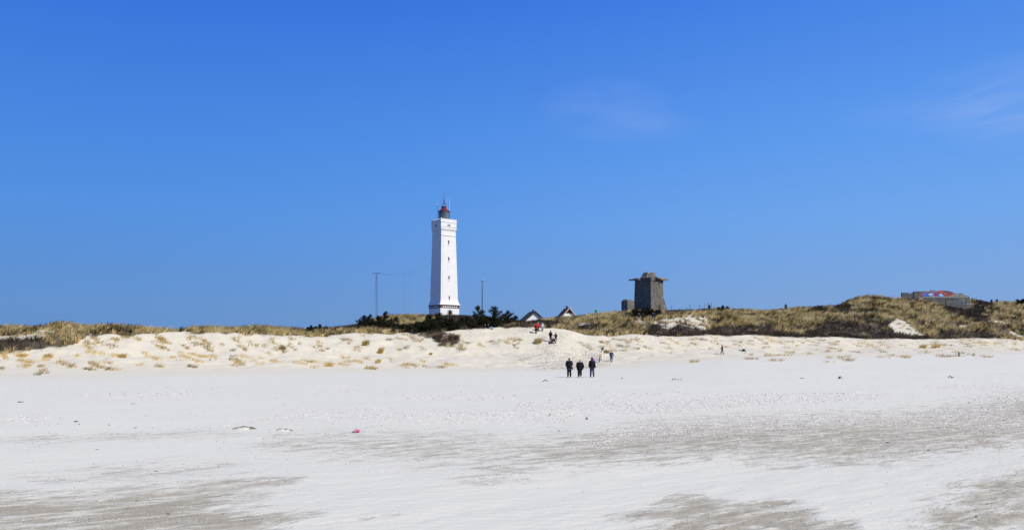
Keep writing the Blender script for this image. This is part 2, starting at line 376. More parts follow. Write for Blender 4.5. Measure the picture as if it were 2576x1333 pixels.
# ------------------------------------------------------------------ sky, sun, camera
SUN_AZ, SUN_EL = R(123), R(47)
def build_world():
    w = bpy.data.worlds.new('World'); SC.world = w; w.use_nodes = True; nt = w.node_tree; g = G(nt)
    bg = nt.nodes['Background']
    sk = nd(nt, 'ShaderNodeTexSky', sky_type='NISHITA'); sk.sun_disc = False
    sk.sun_elevation = SUN_EL; sk.sun_rotation = SUN_AZ; sk.altitude = 0; sk.air_density = 1.0; sk.dust_density = .3; sk.ozone_density = 4.0
    # grading of the clear air: deeper and bluer than the model gives it, paler towards the sun's side
    gd = nd(nt, 'ShaderNodeTexCoord').outputs['Generated']; gs = nd(nt, 'ShaderNodeSeparateXYZ'); nt.links.new(gd, gs.inputs[0])
    rp = nd(nt, 'ShaderNodeValToRGB'); e = rp.color_ramp.elements
    stops = [(0.0, (.155, .30, .60)), (.063, (.155, .315, .66)), (.165, (.118, .322, .80)), (.253, (.085, .282, .82)), (.41, (.040, .185, .76)), (1.0, (.02, .085, .38))]
    while len(e) < len(stops): e.new(.5)
    for el, (p, c) in zip(e, stops): el.position = p; el.color = (*c, 1)
    nt.links.new(gs.outputs[2], rp.inputs['Fac'])
    tint = g.mix(g.step(gs.outputs[0], -.62, .62), (.68, .83, .90), (1.34, 1.17, 1.03))
    def mul(a, b):
        n = nd(nt, 'ShaderNodeMix', data_type='RGBA', blend_type='MULTIPLY'); n.inputs[0].default_value = 1
        g._in(n.inputs[6], a); g._in(n.inputs[7], b if hasattr(b, 'is_output') else (*b, 1)); return n.outputs[2]
    clear = mul(mul(rp.outputs['Color'], tint), (10.3, 10.3, 10.3))
    sky = g.mix(.955, sk.outputs[0], clear)
    # thin cirrus, laid out by direction
    tc = nd(nt, 'ShaderNodeTexCoord').outputs['Generated']
    sp = nd(nt, 'ShaderNodeSeparateXYZ'); nt.links.new(tc, sp.inputs[0])
    y = g.math('MAXIMUM', sp.outputs[1], .05)
    px = g.math('DIVIDE', sp.outputs[0], y); pz = g.math('DIVIDE', sp.outputs[2], y)
    cv = nd(nt, 'ShaderNodeCombineXYZ'); nt.links.new(px, cv.inputs[0]); nt.links.new(pz, cv.inputs[1])
    def blob(u, r, ru, rr):
        a = g.math('DIVIDE', g.math('SUBTRACT', px, (u - CX) / FL), ru / FL); b = g.math('DIVIDE', g.math('SUBTRACT', pz, (HR - r) / FL), rr / FL)
        return g.math('SUBTRACT', 1.0, g.math('ADD', g.math('MULTIPLY', a, a), g.math('MULTIPLY', b, b)), clamp=True)
    n1 = g.noise(g.mapping(g.mapping(cv.outputs[0], rot=(0, 0, R(5))), scale=(8, 30, 1)), 1.0, 5, .55, .8)
    n2 = g.noise(g.mapping(g.mapping(cv.outputs[0], rot=(0, 0, R(-15))), scale=(4, 40, 1)), 1.0, 5, .55, .6)
    c1 = g.math('MULTIPLY', g.math('ADD', g.math('MULTIPLY', blob(2560, 500, 260, 75), .55), g.math('MULTIPLY', blob(2440, 440, 300, 140), .7)), g.step(n1, .15, .85))
    c2 = g.math('MULTIPLY', g.math('ADD', blob(4260, 420, 640, 240), g.math('MULTIPLY', blob(3700, 460, 420, 90), .4)), g.step(n2, .25, .85))
    f = g.math('ADD', g.math('MULTIPLY', c1, .17), g.math('MULTIPLY', c2, .24))
    col = g.mix(f, sky, (6.0, 6.6, 8.8))
    nt.links.new(col, bg.inputs['Color']); bg.inputs['Strength'].default_value = SKY_STR
    l = bpy.data.lights.new('sun', 'SUN'); l.energy = SUN_STR; l.angle = R(.53); l.color = (1.0, .945, .85)
    o = bpy.data.objects.new('sun', l); COL.objects.link(o)
    S = Vector((math.sin(SUN_AZ) * math.cos(SUN_EL), math.cos(SUN_AZ) * math.cos(SUN_EL), math.sin(SUN_EL)))
    o.rotation_euler = S.to_track_quat('Z', 'Y').to_euler(); o.location = S * 400
    cam = bpy.data.cameras.new('camera'); cam.lens = 28; cam.sensor_width = 36; cam.sensor_fit = 'HORIZONTAL'
    cam.shift_y = (HR - 1059.5) / 4096; cam.clip_end = 6000; cam.clip_start = .1
    co = bpy.data.objects.new('camera', cam); COL.objects.link(co); co.location = (0, 0, CZ); co.rotation_euler = (R(90), 0, 0)
    SC.camera = co
    SC.view_settings.view_transform = 'Standard'; SC.view_settings.look = 'None'; SC.view_settings.exposure = 0; SC.view_settings.gamma = 1
    SC.cycles.max_bounces = 6; SC.cycles.diffuse_bounces = 3; SC.cycles.transparent_max_bounces = 6
SKY_STR, SUN_STR = .1, 4.6
build_world()

# ================================================================== plants
def veg_mat(name, stops, transl=.25):
    m = bpy.data.materials.new(name); m.use_nodes = True; nt = m.node_tree; g = G(nt)
    b = nt.nodes['Principled BSDF']; b.inputs['Roughness'].default_value = .7; b.inputs['Specular IOR Level'].default_value = .15
    rp = nd(nt, 'ShaderNodeValToRGB'); e = rp.color_ramp.elements
    while len(e) < len(stops): e.new(.5)
    for el, (p, c) in zip(e, stops): el.position = p; el.color = (*c, 1)
    nt.links.new(g.attr('tone'), rp.inputs['Fac'])
    nt.links.new(rp.outputs['Color'], b.inputs['Base Color'])
    if transl:
        t = nd(nt, 'ShaderNodeBsdfTranslucent'); nt.links.new(rp.outputs['Color'], t.inputs['Color'])
        mx = nd(nt, 'ShaderNodeMixShader'); mx.inputs[0].default_value = transl
        nt.links.new(b.outputs[0], mx.inputs[1]); nt.links.new(t.outputs[0], mx.inputs[2])
        nt.links.new(mx.outputs[0], nt.nodes['Material Output'].inputs['Surface'])
    MATS[name] = m
    return m
M_GRASS = veg_mat('dune grass', [(0, (.03, .026, .010)), (.22, (.18, .135, .045)), (.42, (.60, .435, .145)), (.75, (.92, .665, .26)), (1, (.95, .77, .37))])
M_SCRUB = veg_mat('bare scrub', [(0, (.018, .013, .009)), (.45, (.07, .047, .03)), (.75, (.15, .105, .066)), (1, (.27, .20, .12))], 0)
M_PINE = veg_mat('pine needles', [(0, (.009, .011, .005)), (.6, (.028, .03, .012)), (1, (.07, .06, .024))], 0)
M_BARK = mat('bark', (.06, .05, .04), .9, .3, 6)

def blades_data(base, h, w, lean, tone, ang):
    """every blade: two quads' worth of arching leaf (5 points)"""
    n = len(base)
    px, py = np.cos(ang) * w * .5, np.sin(ang) * w * .5
    co = np.zeros((n, 5, 3), np.float32)
    side = np.stack([px, py, np.zeros(n)], 1)
    mid = base + np.stack([lean[:, 0] * .30, lean[:, 1] * .30, h * .62], 1)
    tip = base + np.stack([lean[:, 0], lean[:, 1], h * .9], 1)
    co[:, 0] = base - side; co[:, 1] = base + side; co[:, 2] = mid - side * .8; co[:, 3] = mid + side * .8; co[:, 4] = tip
    k = np.arange(n)[:, None] * 5
    quads = k + np.array([[0, 1, 3, 2]]); tris = k + np.array([[2, 3, 4]])
    return co.reshape(-1, 3), quads, tris, np.repeat(tone, 5)

def blades_obj(name, mat_, base, h, w, lean, tone, ang, parent=None):
    co, q, t, tn = blades_data(base, h, w, lean, tone, ang)
    me = raw_mesh(name, co, q, t, {'tone': np.clip(tn, 0, 1)}); me.materials.append(mat_)
    return bpy.data.objects.new(name, me)

def tufts(bx, by, bz, size, tone, per, wind=1.0, wid=.05, spread=.22, rng=RNG):
    """blades of many tufts"""
    n = len(bx); N = n * per
    r = lambda: rng.random(N)
    sz = np.repeat(size, per)
    a = r() * 2 * np.pi; rad = np.sqrt(r()) * spread * sz
    base = np.stack([np.repeat(bx, per) + np.cos(a) * rad, np.repeat(by, per) + np.sin(a) * rad, np.repeat(bz, per) - .04], 1)
    h = sz * (.55 + .6 * r())
    l = h[:, None] * np.stack([wind * (.35 + .35 * r()) + np.cos(a) * .38, np.sin(a) * .38 - .05 + (r() - .5) * .2], 1) + (h[:, None] * rng.normal(0, .45, (N, 2)) if spread > .4 and wind < .5 else 0)
    tn = np.repeat(tone, per) + (r() - .5) * .30
    return base, h, wid * sz * (.6 + .8 * r()), l, tn, r() * np.pi

def build_cover():
    # ---- sample the dunes
    N = 150000
    u = RNG.uniform(-500, 4600, N); d = np.sqrt(RNG.uniform(86 ** 2, 245 ** 2, N))
    z = _bilin(GZ, u, d); v, sc, row = veg_at(u, d, z)
    # ridges in front hide a lot: thin out what cannot be seen from the beach
    rowg = HR - (GZ - CZ) / GY * FL; best = np.minimum.accumulate(rowg, 1)
    front = _bilin(np.concatenate([best[:, :1], best[:, :-1]], 1), u, d)
    vis = (row - front) < 1.3 / d * FL
    keep = (v > RNG.random(N)) & (vis | (RNG.random(N) < .16)) & (((u > -60) & (u < 4160)) | (RNG.random(N) < .4))
    u, d, z, sc = u[keep], d[keep], z[keep], sc[keep]
    x = d * (u - CX) / FL
    n1 = fbm(x / 5.0 + 3, d / 5.0, 3); n2 = fbm(x / 1.3, d / 1.3 + 7, 2); n3 = fbm(x / 16.0, d / 16.0 + 4, 2)
    isS = sc > RNG.random(len(sc)) * .8 + .1
    g = ~isS
    # left dunes and hill grass: tone by patches, gold on the brows, olive and brown between
    thin = RNG.random(len(sc)) < np.where(d < 140, .72, .62)
    g = g & thin
    tone = .52 + 1.0 * n1[g] + .7 * n2[g] + .25 * n3[g] + (RNG.random(g.sum()) - .5) * .9 + np.where(d[g] < 140, .1, 0)
    near = (d[g] < 140)
    size = (.62 + .62 * RNG.random(g.sum()) ** 2) * np.where(near, .84, 1.0)
    b = tufts(x[g], d[g], z[g], size, tone, 13, 1.0, .06, .26)
    o = blades_obj('dune_grass', M_GRASS, *b); link(o, kind='stuff')
    s = isS
    tone = .40 + .40 * n1[s] + .45 * n2[s] + (RNG.random(s.sum()) - .5) * .45
    b = tufts(x[s], d[s], z[s], .48 + .5 * RNG.random(s.sum()), tone, 11, .15, .05, .45)
    o = blades_obj('scrub_cover', M_SCRUB, *b); link(o, kind='stuff')

    # ---- sparse tufts on the sand face
    pts = []
    def zl(ox, oy, sc_, lst):
        for X, Y, wpx, t in lst: pts.append((ox + X / sc_, oy + Y / sc_, wpx / sc_, t))
    zl(0, 1250, 3.68, [(280,640,200,.8),(60,620,120,.75),(1130,645,100,.85),(1330,605,200,.9),(1480,605,120,.85),(1690,640,120,.85),(2150,630,150,.8),(2290,680,170,.75),(2530,670,90,.7),(330,720,260,.7),(470,735,120,.7),(660,700,120,.8),(60,660,120,.7),(370,790,150,.5),(600,800,100,.5),(900,750,200,.45),(1040,800,120,.4),(1570,750,130,.75),(1310,840,160,.3),(1600,840,150,.35),(1710,850,60,.6),(2040,780,60,.6),(2350,800,130,.45),(525,920,60,.25),(630,865,60,.3),(610,895,60,.35),(1300,460,150,.4),(1380,390,120,.5),(1640,490,140,.35),(1690,400,180,.5),(1830,370,120,.45),(2010,400,140,.5),(2350,390,240,.45),(2400,440,240,.45),(2350,500,220,.4),(2420,540,160,.4),(1280,520,140,.5),(1440,440,100,.5),(20,830,100,.3),(1400,780,300,.4)])
    zl(700, 1240, 3.68, [(80,630,60,.7),(150,700,180,.8),(250,650,120,.85),(330,690,200,.8),(470,700,120,.8),(570,690,130,.65),(970,670,60,.8),(1080,700,100,.8),(1250,715,60,.75),(1160,760,50,.75),(1260,800,90,.75),(330,760,140,.6),(900,760,200,.55),(960,800,160,.5),(860,830,90,.55),(1450,765,180,.7),(1850,790,200,.8),(2060,770,140,.75),(2240,800,200,.85),(2030,850,70,.8),(2480,810,160,.7),(2480,710,120,.65),(2540,760,100,.85),(860,600,60,.3),(950,540,90,.45),(1010,590,120,.4),(1440,490,110,.5),(1410,440,70,.55),(1580,550,120,.35),(1480,590,100,.35),(1600,620,100,.35),(1680,490,90,.4),(1690,545,110,.4),(1760,600,40,.35),(1310,545,80,.5),(1380,650,60,.5),(1820,500,40,.3),(1700,420,100,.4),(2120,480,100,.5),(2130,540,90,.5),(2050,550,80,.4),(2160,600,90,.35),(2240,570,60,.35),(2470,440,120,.25),(2550,440,60,.25),(2560,500,60,.3),(400,450,130,.45),(460,490,120,.4),(290,510,110,.3),(440,540,200,.4),(490,590,140,.4),(700,510,60,.35),(880,450,120,.4),(950,400,60,.55),(150,550,150,.4),(210,440,110,.45),(1150,510,140,.35),(280,400,90,.5),(230,840,160,.35),(1950,760,200,.5)])
    zl(1400, 1240, 3.68, [(100,560,90,.5),(100,600,90,.5),(580,440,110,.3),(720,420,140,.45),(800,450,60,.45),(940,430,110,.4),(990,465,110,.4),(1040,440,60,.4),(720,590,60,.25),(790,575,60,.25),(850,550,50,.25),(1060,570,80,.35),(1400,520,120,.5),(1550,530,90,.45),(1330,500,60,.45),(1720,490,100,.25),(1660,560,80,.4),(1650,590,60,.3),(1590,585,40,.25),(1900,530,90,.45),(1910,490,50,.45),(2070,475,90,.25),(2160,495,50,.5),(2260,465,110,.45),(2330,490,60,.4),(2400,440,140,.4),(2440,490,80,.5),(2500,435,70,.35),(2450,565,80,.35),(2420,525,40,.2),(230,720,110,.65),(330,855,120,.65),(120,770,140,.7),(20,760,60,.7),(600,735,60,.6),(850,810,220,.55),(950,830,90,.55),(1070,765,90,.6),(1410,800,110,.65),(1510,810,100,.6),(1380,840,40,.35),(1100,835,40,.4),(1150,850,40,.4),(820,840,80,.5),(300,870,160,.45),(1320,850,120,.35),(1620,520,60,.4),(830,370,160,.45),(180,375,90,.45),(300,355,90,.5),(20,445,50,.45)])
    zl(2100, 1180, 3.68, [(880,750,120,.3),(930,740,60,.3),(970,800,70,.35),(1100,690,60,.3),(1160,715,120,.35),(1220,695,80,.4),(1340,660,110,.3),(1090,765,50,.4),(1150,765,40,.25),(1220,770,80,.5),(1180,840,90,.4),(1305,830,60,.4),(1370,745,70,.3),(1430,770,90,.3),(1500,770,60,.35),(1490,810,50,.35),(1500,680,110,.4),(1600,660,90,.25),(1660,650,60,.35),(1510,710,60,.4),(1690,690,50,.35),(1790,785,90,.4),(1680,740,30,.3),(2050,715,100,.4),(2130,660,90,.6),(2210,700,100,.6),(2280,740,70,.6),(2060,790,40,.5),(2130,785,50,.4),(2150,855,50,.6),(2450,660,60,.6),(2470,725,60,.5),(2540,650,70,.55),(1650,790,60,.3),(1440,820,60,.35),(2480,990,80,.5)])
    zl(2700, 1180, 3.68, [(240,650,60,.55),(260,720,60,.4),(400,655,110,.3),(570,630,90,.5),(560,710,110,.4),(610,685,30,.3),(680,680,40,.4),(740,770,60,.35),(520,800,40,.4),(910,740,90,.5),(970,705,50,.4),(900,690,120,.55),(1120,730,60,.4),(1110,680,60,.4),(1340,620,120,.75),(1360,650,110,.65),(1410,690,60,.6),(1300,690,60,.45),(1330,720,50,.4),(1300,780,40,.3),(1390,775,40,.5),(1480,690,80,.65),(1560,710,60,.6),(1680,690,110,.6),(1650,780,40,.5),(1850,700,60,.55),(1780,750,60,.55),(1520,630,50,.6),(2020,700,120,.4),(2040,740,80,.4),(2160,670,90,.5),(2320,720,120,.5),(2390,690,60,.45),(2340,730,60,.5),(2380,800,100,.5),(2400,830,60,.4),(2240,835,60,.5),(2300,790,90,.5),(1110,885,70,.5),(1690,855,120,.6),(1960,870,100,.6),(2540,910,60,.4),(2270,930,80,.55),(2420,920,60,.5),(1350,875,50,.5),(1110,945,140,.5),(1480,970,160,.55),(1600,890,200,.6),(1380,900,150,.55),(2480,945,100,.5),(280,985,90,.55),(2550,970,60,.4),(2250,990,60,.5),(1220,650,90,.4)])
    zl(3396, 1140, 3.68, [(80,880,80,.6),(160,910,60,.55),(270,870,150,.6),(310,900,80,.55),(200,830,130,.6),(450,850,110,.6),(510,890,90,.6),(420,920,50,.6),(570,930,30,.5),(770,890,80,.6),(1060,930,90,.55),(1230,890,120,.6),(1330,880,120,.5),(1370,925,50,.5),(1260,850,100,.5),(1450,890,120,.4),(1640,840,80,.4),(1680,870,110,.35),(1780,820,200,.7),(1880,850,200,.75),(1960,860,160,.75),(2000,890,60,.65),(1820,905,40,.5),(1740,905,60,.4),(2130,850,120,.6),(2130,875,50,.6),(2400,850,120,.65),(2430,880,60,.5),(2430,950,80,.55),(2490,965,60,.4),(2240,800,60,.6),(95,990,100,.3),(420,965,50,.4),(500,990,60,.35),(1160,985,90,.5),(1110,1000,60,.5),(470,1065,100,.55),(780,1055,130,.5),(840,1075,60,.5),(620,1040,60,.4),(1400,1060,130,.4),(1350,1045,80,.5),(1560,1050,140,.4),(1650,1010,80,.3),(1800,1030,60,.45),(1910,1050,80,.5),(2040,1065,100,.45),(1600,990,50,.4)])
    B = [[] for _ in range(6)]
    rng = np.random.default_rng(5)
    def add(us, rs, wpx, t, per):
        X, Y, Z, S, T = [], [], [], [], []
        for uu, rr, ww, tt in zip(us, rs, wpx, t):
            g_ = ground(uu, rr, 60); k = max(2, int(ww / 3.4))
            for i in range(k):
                f = (i + .5) / k - .5
                xx = g_.x + f * ww * g_.y / FL + rng.normal(0, .12); yy = g_.y - f * ww * g_.y / FL * .8 + rng.normal(0, .28)
                X.append(xx); Y.append(yy); Z.append(zat(xx, yy)); S.append(rng.uniform(.26, .56)); T.append(tt + rng.normal(0, .08))
        for l, a in zip(B, tufts(np.array(X), np.array(Y), np.array(Z), np.array(S), np.array(T), per, 1.1, .06, .6, rng)): l.append(a)
    P_ = np.array(pts)
    add(P_[:, 0], P_[:, 1], P_[:, 2] * 1.05, P_[:, 3], 12)
    # wisps between them, thicker just below the crest
    uu = rng.uniform(-300, 4400, 1500); dd = np.interp(uu, GU, D1) + (np.interp(uu, GU, D3) - np.interp(uu, GU, D1)) * rng.beta(2.6, 1.5, 1500)
    tr = _bilin(trod, uu, dd); cl = fbm(dd * (uu - CX) / FL / 4.0, dd / 4.0, 2)
    kk = (tr < .1) & (cl + rng.normal(0, .08, 1500) > .12); uu, dd = uu[kk], dd[kk]
    xx = dd * (uu - CX) / FL
    for l, a in zip(B, tufts(xx, dd, _bilin(GZ, uu, dd), rng.uniform(.10, .42, len(xx)), .48 + rng.normal(0, .16, len(xx)), 6, 1.1, .07, .6, rng)): l.append(a)
    o = blades_obj('beach_grass', M_GRASS, *[np.concatenate(a) for a in B]); link(o, kind='stuff')

    # ---- shells and dark crumbs of weed lying on the beach
    def crumbs(name, N, dens, smin, smax, flat, mat_, seed, tones):
        r = np.random.default_rng(seed)
        rr = r.uniform(1500, 2125, N); uu_ = r.uniform(-250, 4350, N); dd_ = CZ * FL / (rr - HR)
        w = _bilin(dens, uu_, dd_)
        k = r.random(N) < w; uu_, dd_ = uu_[k], dd_[k]; n = len(uu_)
        x_ = dd_ * (uu_ - CX) / FL; z_ = _bilin(GZ, uu_, dd_)
        s = r.uniform(smin, smax, n) * np.clip(dd_ / 26, .28, 1.5); a = r.random(n) * 6.28; asp = r.uniform(.5, 1, n)
        co = np.zeros((n, 5, 3)); c, s_ = np.cos(a), np.sin(a)
        for i, (ax, ay) in enumerate(((-1, -.8), (1, -1), (.8, 1), (-1, .9))):
            co[:, i, 0] = x_ + s * (c * ax - s_ * ay * asp); co[:, i, 1] = dd_ + s * (s_ * ax + c * ay * asp); co[:, i, 2] = z_ - .004
        co[:, 4] = np.stack([x_ + s * r.uniform(-.5, .5, n), dd_ + s * r.uniform(-.5, .5, n), z_ + s * flat * r.uniform(.6, 1.4, n)], 1)
        kx = np.arange(n)[:, None] * 5
        tr_ = np.concatenate([kx + np.array([[0, 1, 4]]), kx + np.array([[1, 2, 4]]), kx + np.array([[2, 3, 4]]), kx + np.array([[3, 0, 4]])])
        me = raw_mesh(name, co.reshape(-1, 3), None, tr_, {'tone': np.repeat(r.uniform(*tones, n), 5)}); me.materials.append(mat_)
        link(bpy.data.objects.new(name, me), kind='stuff')
    ms = veg_mat('shell', [(0, (.35, .27, .2)), (.4, (.66, .6, .52)), (1, (.92, .9, .86))], 0)
    mw = veg_mat('weed crumbs and footprint shade', [(0, (.02, .018, .014)), (1, (.13, .11, .085))], 0)  # also colours the footprint shade put on the path
    crumbs('shells', 260000, np.clip(shell * .62 + damp * .05 + .002, 0, 1), .012, .028, .7, ms, 21, (0, 1))
    crumbs('weed_crumbs', 170000, np.clip(shell * .085 + damp * .06 + .003, 0, 1), .010, .030, .6, mw, 22, (0, 1))
    # dark crumbs added as the shade in footprint dents along the trodden path
    N = 5000; uu_ = RNG.uniform(2060, 2460, N); dd_ = RNG.uniform(94, 132, N); k = RNG.random(N) < _bilin(trod, uu_, dd_) * .55; uu_, dd_ = uu_[k], dd_[k]; n = len(uu_)
    x_ = dd_ * (uu_ - CX) / FL; z_ = _bilin(GZ, uu_, dd_); s_ = RNG.uniform(.03, .10, n)
    co = np.zeros((n, 4, 3)); off = np.array([(-1, -.6, -.01), (1, -.6, -.01), (0, .9, -.01), (0, 0, .35)])
    co[:] = np.stack([x_, dd_, z_ + .004], 1)[:, None] + off[None] * s_[:, None, None]
    kx = np.arange(n)[:, None] * 4; me = raw_mesh('path_footprint_shade', co.reshape(-1, 3), None, np.concatenate([kx + np.array([[0, 1, 3]]), kx + np.array([[1, 2, 3]]), kx + np.array([[2, 0, 3]])]), {'tone': np.repeat(RNG.uniform(0, 1, n), 4)})
    me.materials.append(mw); link(bpy.data.objects.new('path_footprint_shade', me), kind='stuff')
build_cover()

# ================================================================== mesh builder
class MB:
    def __init__(s): s.v = []; s.f = []; s.m = []
    def add(s, vs, fs, mi=0):
        k = len(s.v); s.v += [Vector(p) for p in vs]; s.f += [[i + k for i in f] for f in fs]; s.m += [mi] * len(fs)
    def box(s, x0, x1, y0, y1, z0, z1, mi=0, M=None):
        vs = [Vector(p) for p in ((x0,y0,z0),(x1,y0,z0),(x1,y1,z0),(x0,y1,z0),(x0,y0,z1),(x1,y0,z1),(x1,y1,z1),(x0,y1,z1))]
        if M is not None: vs = [M @ p for p in vs]
        s.add(vs, [(0,3,2,1),(4,5,6,7),(0,1,5,4),(1,2,6,5),(2,3,7,6),(3,0,4,7)], mi)
    def rings(s, rs, mi=0, cap=True, closed=True):
        n = len(rs[0]); vs = [p for r in rs for p in r]; fs = []
        for i in range(len(rs) - 1):
            for j in range(n if closed else n - 1):
                fs.append((i * n + j, i * n + (j + 1) % n, (i + 1) * n + (j + 1) % n, (i + 1) * n + j))
        if cap: fs.append(tuple(range(n))[::-1]); fs.append(tuple((len(rs) - 1) * n + j for j in range(n)))
        s.add(vs, fs, mi)
    def square(s, levels, mi=0, cap=True):
        """stack of square rings: (z, sx, sy[, cx, cy])"""
        rs = []
        for l in levels:
            z, a, b = l[:3]; cx, cy = (l[3], l[4]) if len(l) > 3 else (0, 0)
            rs.append([(cx - a / 2, cy - b / 2, z), (cx + a / 2, cy - b / 2, z), (cx + a / 2, cy + b / 2, z), (cx - a / 2, cy + b / 2, z)])
        s.rings(rs, mi, cap)
    def ngon(s, levels, n, mi=0, rot=0.0, cap=True, c=(0, 0)):
        s.rings([[(c[0] + r * math.cos(rot + 2 * math.pi * k / n), c[1] + r * math.sin(rot + 2 * math.pi * k / n), z) for k in range(n)] for z, r in levels], mi, cap)
    def tube(s, pts, rad, n=8, mi=0, flat=None):
        """round bar along points; rad: one radius per point or one for all; flat: (x, y) squash"""
        pts = [Vector(p) for p in pts]; rad = rad if isinstance(rad, (list, tuple)) else [rad] * len(pts)
        rs = []; ref = None
        for i, p in enumerate(pts):
            t = (pts[min(i + 1, len(pts) - 1)] - pts[max(i - 1, 0)]).normalized()
            if ref is None: ref = Vector((1, 0, 0)) if abs(t.x) < .8 else Vector((0, 1, 0))
            a = (ref - t * ref.dot(t)).normalized(); b = t.cross(a); ref = a
            r = rad[i]; ra, rb = (r if isinstance(r, tuple) else (r, r))
            rs.append([p + a * (ra * math.cos(2 * math.pi * k / n)) + b * (rb * math.sin(2 * math.pi * k / n)) for k in range(n)])
        s.rings(rs, mi)
    def ell(s, c, r, nu=12, nv=8, mi=0, z0=-1.0, z1=1.0, wob=0.0, M=None):
        c = Vector(c); rs = []
        for j in range(nv + 1):
            zz = z0 + (z1 - z0) * j / nv
            zz = math.sin(zz * math.pi / 2); q = math.sqrt(max(1e-4, 1 - zz * zz))
            rs.append([])
            for k in range(nu):
                w = 1 + random.uniform(-wob, wob)
                p = Vector((r[0] * q * w * math.cos(2 * math.pi * k / nu), r[1] * q * w * math.sin(2 * math.pi * k / nu), r[2] * zz * w))
                rs[-1].append(c + (M @ p if M is not None else p))
        s.rings(rs, mi)
    def slab(s, pts, off, mi=0):
        """polygon given by 3-D points, thickened by a vector"""
        off = Vector(off); n = len(pts); a = [Vector(p) for p in pts]; b = [p + off for p in a]
        s.add(a + b, [tuple(range(n)), tuple(range(2 * n - 1, n - 1, -1))] + [(i, i + n, (i + 1) % n + n, (i + 1) % n) for i in range(n)], mi)
    def build(s, name, mats, parent=None, smooth=False, label=None):
        me = bpy.data.meshes.new(name); me.from_pydata([tuple(p) for p in s.v], [], s.f)
        for m in (mats if isinstance(mats, (list, tuple)) else [mats]): me.materials.append(m)
        me.polygons.foreach_set('material_index', s.m)
        if smooth: me.polygons.foreach_set('use_smooth', [True] * len(s.f))
        bm = bmesh.new(); bm.from_mesh(me); bmesh.ops.recalc_face_normals(bm, faces=bm.faces); bm.to_mesh(me); bm.free()
        o = bpy.data.objects.new(name, me); link(o, parent)
        if label: o['label'] = label
        return o

# ================================================================== trees and bushes
def pine(u, top, base, wpx, label, lean=0.0, seed=0, bushy=1.0, d=None, group='dark pines on the dunes', name='pine_tree', cat='tree'):
    rng = np.random.default_rng(100 + seed)
    b = ground(u, base, 95) if d is None else P(u, base, d)
    H = max(.4, (base - top) * b.y / FL - .12); W = wpx * b.y / FL
    t = thing(name, label, cat, (b.x, b.y, b.z - .1), 0, group)
    mb = MB(); tops = []
    ns = max(1, int(W / H * 1.3 + .5))                       # stems
    shoots = []
    for k in range(ns):
        ox = (k + .5) / ns - .5 if ns > 1 else 0.0
        hh = H * (1 if k == ns // 2 else rng.uniform(.72, .95))
        p0 = Vector((ox * W * .5, rng.normal(0, .1), -.1)); p2 = Vector((ox * W * .62 + lean * hh, rng.normal(0, .15), hh)); p1 = (p0 + p2) / 2 + Vector((rng.normal(0, .06) - lean * hh * .2, 0, 0))
        mb.tube([p0, p1, p2], [.045 * H * .5, .03 * H * .5, .006 * H], 6)
        nl = int(12 + 7 * H)
        for i in range(nl):
            f = (i + .1) / nl; q = p0.lerp(p1, f * 2) if f < .5 else p1.lerp(p2, f * 2 - 1)
            a = rng.uniform(0, 6.28); L = (W / ns * .66) * (1.22 - f * 1.08) * rng.uniform(.55, 1.2) * bushy
            up = rng.uniform(.15, .65) + f * .25
            e = q + Vector((math.cos(a) * L + lean * L * .8, math.sin(a) * L * .8, L * up))
            if i % 2 == 0: mb.tube([q, q.lerp(e, .5) + Vector((0, 0, -.03)), e], [.02 * H * .4, .014 * H * .4, .005], 4)
            m = max(3, int(L / .16))
            for j in range(m):
                c = q.lerp(e, (j + 1.0) / m); shoots.append((c, (e - q).normalized(), min(.36, .12 + .1 * H) * (1 - .35 * j / m) * (1 - .5 * f)))
        for j in range(4): shoots.append((p2 - Vector((0, 0, j * .12)), Vector((lean, 0, 1)), min(.22, .1 * H)))
    mb.build('trunk', M_BARK, t)
    # needle sprays: short spindles of many small blades round every shoot
    per = 26; n = len(shoots) * per
    C = np.repeat(np.array([tuple(s[0]) for s in shoots]), per, 0); D = np.repeat(np.array([tuple(s[1]) for s in shoots]), per, 0); S = np.repeat(np.array([s[2] for s in shoots]), per)
    base_ = C + rng.normal(0, .09, (n, 3)) + D * rng.uniform(-.12, .1, (n, 1))
    dirn = D * .9 + rng.normal(0, .55, (n, 3)); dirn[:, 2] += .25
    dirn /= np.linalg.norm(dirn, axis=1)[:, None]
    h = S * rng.uniform(.5, 1.0, n)
    co = np.zeros((n, 3, 3)); sd = np.cross(dirn, rng.normal(0, 1, (n, 3))); sd /= np.linalg.norm(sd, axis=1)[:, None] + 1e-6
    w = rng.uniform(.025, .06, n)[:, None]
    co[:, 0] = base_ - sd * w; co[:, 1] = base_ + sd * w; co[:, 2] = base_ + dirn * h[:, None]
    me = raw_mesh('crown', co.reshape(-1, 3), None, np.arange(n * 3).reshape(n, 3), {'tone': np.repeat(np.clip(rng.normal(.42, .25, n), 0, 1), 3)})
    me.materials.append(M_PINE); link(bpy.data.objects.new('crown', me), t)
    return t

